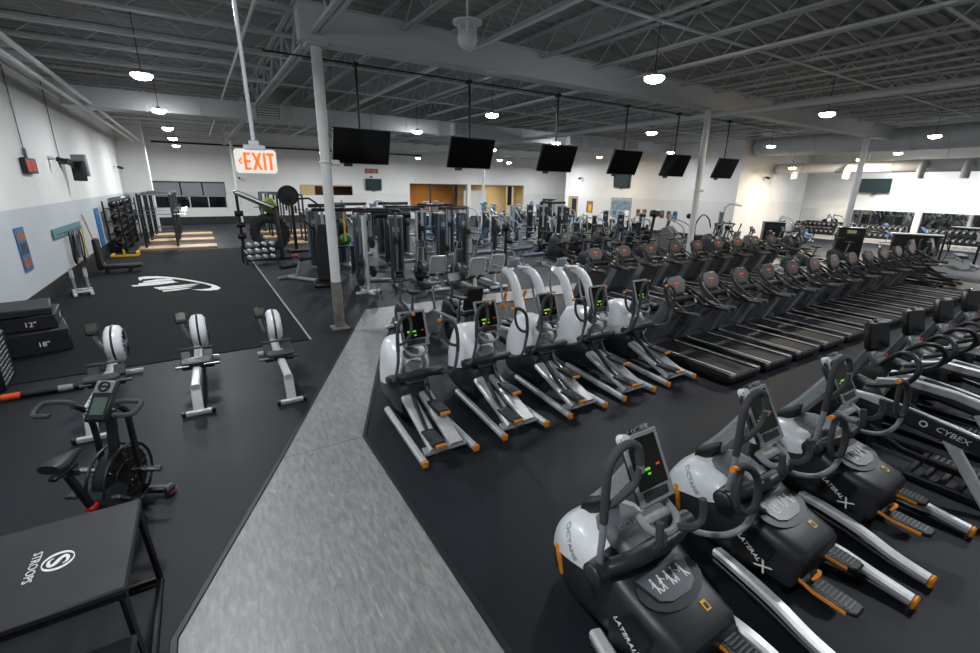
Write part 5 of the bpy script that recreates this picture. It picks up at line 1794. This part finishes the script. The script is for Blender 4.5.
obj('barrel_lid', B().lathe([(.21, .8), (.22, .82), (.2, .86), (.03, .87)], (0, 0, 0), 'z', 18), BBL, t)

# selectorised machines in rows across the middle of the hall
N1 = 'weight machines before the ochre windows'
rows = [
    ('pulldown', 'grey pulldown machine, tall tower closest to the cable stations', (10.2, 22.6), 0, STK, 1.9), ('pulldown', 'grey pulldown machine, second tower before the ochre windows', (11.3, 23.6), 0, STK, 1.9),
    ('row', 'grey row machine, third tower before the ochre windows', (12.4, 24.4), .3, STK, 1.9), ('chest_press', 'blue grey chest press under the white window post', (15.2, 26.4), .2, STK, 1.6),
    ('shoulder_press', 'blue grey shoulder press with teal bag on its top', (16.9, 27.4), -.2, STK, 1.6), ('leg_extension', 'grey leg extension in front of the lounge column', (18.4, 28.3), .1, STK, 1.5),
    ('leg_curl', 'grey leg curl machine with a lime instruction plate', (19.9, 28.0), 0, STK, 1.6), ('row', 'grey row machine by the lit hallway door', (21.6, 29.3), .4, STK, 1.6),
    ('chest_press', 'pale chest press by the far end of the inner wall', (23.8, 30.2), -.3, STK, 1.6), ('leg_extension', 'dark leg extension in the second machine row', (12.3, 27.8), 0, STKD, 1.5),
    ('leg_curl', 'dark leg curl machine against the far white wall', (14.2, 31.0), .2, STKD, 1.5), ('pulldown', 'dark pulldown machine beside the black cable crossover', (15.9, 21.0), -.5, STKD, 1.95),
    ('chest_press', 'dark chest press behind the flat blue bench', (13.3, 20.6), .5, STKD, 1.6), ('shoulder_press', 'dark shoulder press near the inner wall door', (21.8, 24.6), -.6, STKD, 1.6),
    ('row', 'dark row machine in front of the grey notice board', (22.6, 21.8), -.8, STKD, 1.5), ('leg_extension', 'dark leg extension below the row of small prints', (22.3, 18.6), -.9, STKD, 1.5)]
proto = {}
for kind, lb, (x, y), rz, sh, h in rows:
    key = (kind, sh.name, h)
    if key in proto:
        dup(proto[key], lb, (x, y, 0), rz, N1)
    else:
        proto[key] = stack_machine(kind, lb, (x, y, 0), rz, N1, sh, None, h)
tag(obj('gear_bag', B().loft([ring(.2, -.12, .12, -.18, 14, 2.5), ring(.28, -.16, .16, 0, 14, 2.5), ring(.2, -.12, .12, .18, 14, 2.5)]), TEAL), 'teal gear bag lying on top of a shoulder press tower', 'bag').location = (16.9 + .68 * sin(.2), 27.4 + .68 * cos(.2), 1.8)
dp_ = stack_machine('dip_assist', 'tall grey assisted dip tower with bent handles at the inner wall corner', (25.6, 14.9, 0), .6, 'dip towers', UPR, VIN, 1.75)
cx_ = cable_rig('dark cable crossover tower in the middle of the hall', (14.6, 17.6, 0), -.6, 'cable crossovers', 2.2, .9, STKD)
dup(cx_, 'dark cable tower behind the crossover, close to the plate machines', (18.0, 22.2, 0), .4)
L0 = lever_machine('silver plate loaded machine in the middle of the hall, pale frame', (13.9, 22.6, 0), 2.6, 'plate loaded machines', None, WHT)
lv = [((17.0, 18.4), 2.2, 'silver plate loaded machine beside the dark crossover tower'), ((18.6, 19.4), 1.6, 'silver plate loaded machine behind the upright bikes'), ((19.9, 21.4), 2.4, 'silver plate loaded machine before the door of the inner wall'),
      ((16.2, 24.3), .6, 'silver plate loaded machine beside the blue grey presses'), ((10.4, 26.6), .3, 'silver plate loaded machine near the ochre windows'), ((20.6, 17.3), 2.0, 'silver plate loaded machine under the notice board')]
L1 = None
for (x, y), rz, lb in lv:
    if L1 is None:
        L1 = lever_machine(lb, (x, y, 0), rz, 'plate loaded machines')
    else:
        dup(L1, lb, (x, y, 0), rz)
b0 = bench('incline bench with navy pad near the pale plate machine', (12.1, 20.0, 0), -1.0, 'navy weight benches', .6)
b1 = bench('flat navy bench in the open floor behind the white running trainers', (11.6, 15.9, 0), -1.3, 'navy weight benches')
for x, y, rz, lb in ((10.9, 14.2, -1.4, 'flat navy bench behind the second treadmill row'), (9.4, 15.6, -1.4, 'flat navy bench behind the seated ellipticals'), (9.3, 20.8, .3, 'flat navy bench before the pulldown towers'), (15.6, 16.4, -1.2, 'flat navy bench beside the dark crossover')):
    dup(b1, lb, (x, y, 0), rz)
t = thing('lat_arm_machine', 'silver machine with two tall curved arms by the inner wall', 'weight machine', (19.4, 23.6, 0), -.5)
for s in (-1, 1):
    obj('curved_arm', B().tube([(s * .2, -.6, .1), (s * .22, -.3, 1.1), (s * .25, .2, 1.8), (s * .28, .8, 2.15), (s * .3, 1.2, 2.05)], .05, 8, 4), FRM, t)
obj('arm_head', B().box((0, 1.2, 2.05), (.7, .25, .12), .03), DK, t)
obj('seat_pad', B().box((0, .2, .5), (.4, .45, .1), .03), PADB, t)
obj('base_frame', B().box((0, 0, .05), (.8, 1.6, .08), .02), FRM, t)
t = thing('screen_stand', 'slim black stand with a round head behind the running trainers', 'stand', (9.6, 14.2, 0))
obj('stand_pole', B().cyl((0, 0, .05), (0, 0, 1.55), .05), BLKM, t)
obj('stand_base', B().cyl((0, 0, 0), (0, 0, .05), .3), BLKM, t)
obj('stand_head', B().ball((0, 0, 1.5), (.15, .15, .2), 12, 8), BLK, t)
obj('stand_knob', B().ball((.12, -.06, 1.0), .13, 10, 7), BLK, t)
t = thing('camera_stand', 'black stand with a bulky round head in front of the small prints', 'stand', (20.4, 16.2, 0))
obj('stand_pole', B().bar([(0, .2, .05), (0, 0, 1.6)], .16, .12), DK, t)
obj('stand_base', B().box((0, .2, .04), (.5, .5, .08), .02), BLKM, t)
obj('stand_head', B().loft([ring(.2, 1.55, 1.85, -.2, 16, 2.4), ring(.24, 1.5, 1.9, 0, 16, 2.4), ring(.18, 1.55, 1.85, .2, 16, 2.4)]), BLK, t)

# bikes and steppers behind the second treadmill row
U0 = None
G2 = 'bikes behind the second treadmill row'
for i, (x, y) in enumerate(((12.2, 12.4), (13.35, 12.5), (14.5, 12.5), (15.65, 12.6), (16.8, 12.6), (17.95, 12.7))):
    lb = 'upright bike, %s from the walkway column in the row behind the treadmills' % ORD[i]
    if U0 is None:
        U0 = upright(lb, (x, y, 0), .1, G2)
    else:
        dup(U0, lb, (x, y, 0))
rb0 = recumbent('recumbent bike behind the upright bikes, under the notice board', (16.5, 14.6, 0), -.2)
for x, y, rz, lb in ((17.9, 14.9, -.2, 'recumbent bike behind the upright bikes, beside the stair climber'), (22.6, 11.6, .1, 'recumbent bike beside the tall black lectern cabinet'), (23.9, 12.4, .1, 'recumbent bike between the two black cabinets'), (25.3, 11.6, 0, 'recumbent bike close to the grey column')):
    dup(rb0, lb, (x, y, 0), rz)
dup(S0, 'seated elliptical with grey seat at the dumbbell side, past the second treadmill row', (21.2, 11.9, 0), -.2)
dup(S0, 'seated elliptical with grey seat before the curved boxing arm', (22.5, 13.2, 0), -.1)
t = thing('stair_climber', 'grey stair climber with black handles before the inner wall', 'stair climber', (19.6, 14.2, 0), .2)
obj('climber_body', B().prism([(-.7, 0), (.6, 0), (.6, 1.1), (.35, 1.2), (-.2, .7), (-.7, .25)], -.36, .36, 'x', .03), UPR, t)
for i in range(4):
    obj('stair_step', B().box((0, -.6 + i * .2, .32 + i * .17), (.5, .2, .05), .01), BLK, t)
for s in (-1, 1):
    obj('side_rail', B().tube([(s * .38, -.6, .5), (s * .38, -.5, 1.2), (s * .36, .1, 1.5), (s * .3, .4, 1.45)], .03, 8, 3), LGR, t)
obj('climber_mast', B().bar([(0, .5, 1.1), (0, .4, 1.5)], .2, .1), GR, t)
console(t, (0, .36, 1.62), .5, .28, radians(-20), BLK, SCR, [(0, 0, .2, .1, RLED)])
obj('paper_sign', B().box((.1, -.42, .66), (.22, .01, .16), 0, (-.7, 0, 0)), WHP, t)
t = thing('boxing_arm', 'black curved boxing arm trainer beside the second white column', 'training machine', (22.6, 15.2, 0))
obj('arm_base', B().box((0, 0, .3), (.5, .6, .6), .04), BLKM, t)
obj('curved_arm', B().tube([(0, 0, .6), (.0, 0, 1.2), (.5, 0, 1.65), (1.1, 0, 1.4), (1.35, 0, .95)], .035, 8, 4), BLKM, t)
obj('strike_ball', B().ball((-.7, 0, 1.6), .14, 12, 8), BLK, t)
obj('ball_arm', B().bar([(0, 0, 1.1), (-.35, 0, 1.5), (-.6, 0, 1.58)], .04, .04), STL, t)

# more cardio and strength behind the bikes
for i, (x, y) in enumerate(((12.9, 13.75), (14.15, 13.85), (15.4, 13.8))):
    dup(E9, 'dark elliptical behind the upright bikes, %s from the walkway column' % ORD[i], (x, y, 0), group='dark ellipticals behind the bikes')
dup(c0, 'dark cable station between the pale blue station and the plate machines', (7.0, 18.9, 0), .1)
dup(c0, 'dark cable station just past the end of the overhead rack', (7.6, 14.6, 0), .3)
dup(L1, 'silver plate loaded machine behind the overhead rack', (5.8, 23.2, 0), .4)
dup(L1, 'silver plate loaded machine beside the pale blue cable station', (7.4, 20.6, 0), -.5)
for x, y, rz, lb in ((8.4, 24.8, .2, 'grey pulldown machine near the back wall, behind the red clock'), (6.6, 25.6, -.2, 'grey pulldown machine beyond the wooden platforms')):
    dup(proto[('pulldown', STK.name, 1.9)], lb, (x, y, 0), rz)
for x, y, rz, lb in ((17.4, 16.6, .8, 'dark chest press between the recumbent bikes and the crossover'), (19.0, 17.2, -.8, 'dark chest press facing the small prints'), (12.0, 17.6, .6, 'dark chest press left of the crossover'.replace('left of', 'just before'))):
    dup(proto[('chest_press', STKD.name, 1.6)], lb, (x, y, 0), rz)

for i, (x, y) in enumerate(((13.2, 16.2), (19.4, 16.3), (20.6, 19.0))):
    dup(rb0, 'recumbent bike %s' % ['beside the dark crossover tower', 'close to the stand with a bulky head', 'below the row of small wall pictures'][i], (x, y, 0), -.3)
for i, (x, y, rz) in enumerate(((18.7, 8.2, .1), (19.75, 8.3, .1), (22.9, 8.4, 0))):
    dup(U0, 'upright bike past the end of the second treadmill row, %s' % ['beside the last treadmill', 'at the light strip', 'beside the labelled cabinet'][i], (x, y, 0), rz, 'bikes past the treadmills')
dup(E9, 'dark elliptical between the inner wall and the light strip', (19.4, 10.9, 0))
dup(E9, 'dark elliptical beside the upright bikes near the labelled cabinet', (22.9, 9.15, 0))
for i, (x, y, rz) in enumerate(((16.9, 20.6, 1.2), (12.9, 18.9, .3), (22.0, 20.0, 2.2), (15.4, 19.2, 2.6))):
    dup(L1, 'silver plate loaded machine %s' % ['between crossover and tall arms', 'near the incline bench', 'close to the row of small wall pictures', 'behind the dark crossover tower'][i], (x, y, 0), rz)
for i, (x, y, rz) in enumerate(((18.4, 25.2, .4), (13.6, 25.6, 0), (20.0, 30.6, .2), (11.6, 30.2, 0))):
    dup(proto[('chest_press', STK.name, 1.6)], 'blue grey chest press %s' % ['behind the tall arms', 'between the row machine and the presses', 'before the hallway door', 'below the end of the ochre windows'][i], (x, y, 0), rz)

# cabinets
def cabinet(label, loc, rz, w, h, tagm):
    t = thing('towel_cabinet', label, 'cabinet', loc, rz)
    obj('cabinet_body', B().box((0, 0, h / 2), (w, .6, h), .015), BLK, t)
    obj('cabinet_top', B().box((0, 0, h + .015), (w + .06, .66, .035), .008), DK, t)
    obj('cabinet_door', B().box((0, -.305, h * .42), (w - .08, .02, h * .74), .005), BLKM, t)
    if tagm:
        obj('paper_label', B().box((.0, -.303, h * .9), (w * .34, .01, h * .1)), tagm, t)
    return t
cabinet('tall black cabinet with a pale green label before the mirrors', (24.4, 8.8, 0), -1.1, .95, 1.42, mat('green_label', 'a9c08a', .6))
cabinet('plain black cabinet near the inner wall end', (26.6, 13.2, 0), -.9, 1.0, 1.3, None)
t = thing('service_counter', 'long dark counter with a pale top before the mirrors', 'counter', (30.2, 8.1, 0), -1.2)
obj('counter_body', B().box((0, 0, .5), (1.8, .6, .95), .02), BLK, t)
obj('counter_top', B().box((0, 0, .98), (2.0, .75, .06), .01), LGR, t)

# dumbbell racks along the mirrors
def db_rack(label, loc, rz, L_):
    t = thing('dumbbell_rack', label, 'dumbbell rack', loc, rz, 'dumbbell racks by the mirrors')
    for s in (-1, 1):
        obj('side_frame', B().bar([(s * L_ / 2, -.28, .03), (s * L_ / 2, .22, 1.0)], .07, .06, 0, (1, 0, 0)).bar([(s * L_ / 2, .22, 1.0), (s * L_ / 2, .3, .02)], .06, .06, 0, (1, 0, 0)), LGR, t)
    for z, y in ((.35, -.12), (.79, .08)):
        obj('shelf_tray', B().at((0, y, z), radians(-18)).box((0, 0, 0), (L_, .3, .03), .006), BLKM, t)
    obj('floor_beam', B().box((0, -.1, .08), (L_, .1, .12), .01), WHT, t)
    return t


R0_ = Db = None
plc = ['beside the wall end', 'in the middle, facing the treadmills', 'by the white post', 'at the edge of the hall']
for i, (y, x) in enumerate(((14.4, 34.2), (11.3, 34.3), (7.6, 34.3), (4.9, 34.3))):
    lb = 'dumbbell rack under the mirrors ' + plc[i]
    if R0_ is None:
        R0_ = db_rack(lb, (x, y, 0), -pi / 2, 2.5)
    else:
        dup(R0_, lb, (x, y, 0), -pi / 2)
    for z, dx, nm in ((.525, -.1, 'lower'), (.965, .1, 'upper')):
        for k_ in range(9):
            p = (x + dx, y - 1.08 + k_ * .27, z)
            g = '%s shelf dumbbells, rack %s' % (nm, plc[i])
            lb = 'black dumbbell on the %s shelf of the rack %s' % (nm, plc[i])
            if Db is None:
                Db = dumbbell(lb, p, g, .105, .24, BLK, 0)
            else:
                dup(Db, lb, p, 0, g)
bb = bench('bench with blue pad and pale frame before the middle dumbbell rack', (32.2, 11.6, 0), .4, 'benches by the dumbbells', .9, BLU)
bb2 = bench('bench with blue pad near the white mirror post', (32.3, 9.6, 0), .4, 'benches by the dumbbells', .7, BLU)
dup(bb2, 'bench with blue pad by the wall end', (31.6, 13.8, 0), -.3)
lever_machine('silver press frame with angled bar before the mirrors', (31.6, 15.0, 0), .3, 'press frames by the mirrors')
t = thing('bench_press_rack', 'dark bench press rack at the hall edge, before the last dumbbell rack', 'weight bench', (27.0, 5.7, 0), -1.2)
for s in (-1, 1):
    obj('rack_post', B().box((s * .55, .3, .7), (.08, .08, 1.4), .01), DK, t)
    obj('rack_foot', B().box((s * .55, .0, .05), (.09, 1.4, .08), .01), LGR, t)
obj('bench_pad', B().box((0, -.3, .48), (.32, 1.2, .09), .03), PADB, t)
obj('bench_frame', B().box((0, -.3, .3), (.1, 1.1, .08), .01).box((0, .3, .3), (1.1, .07, .07), .01), LGR, t)
obj('paper_sign', B().box((.55, .25, 1.2), (.3, .01, .3)), WHP, t)
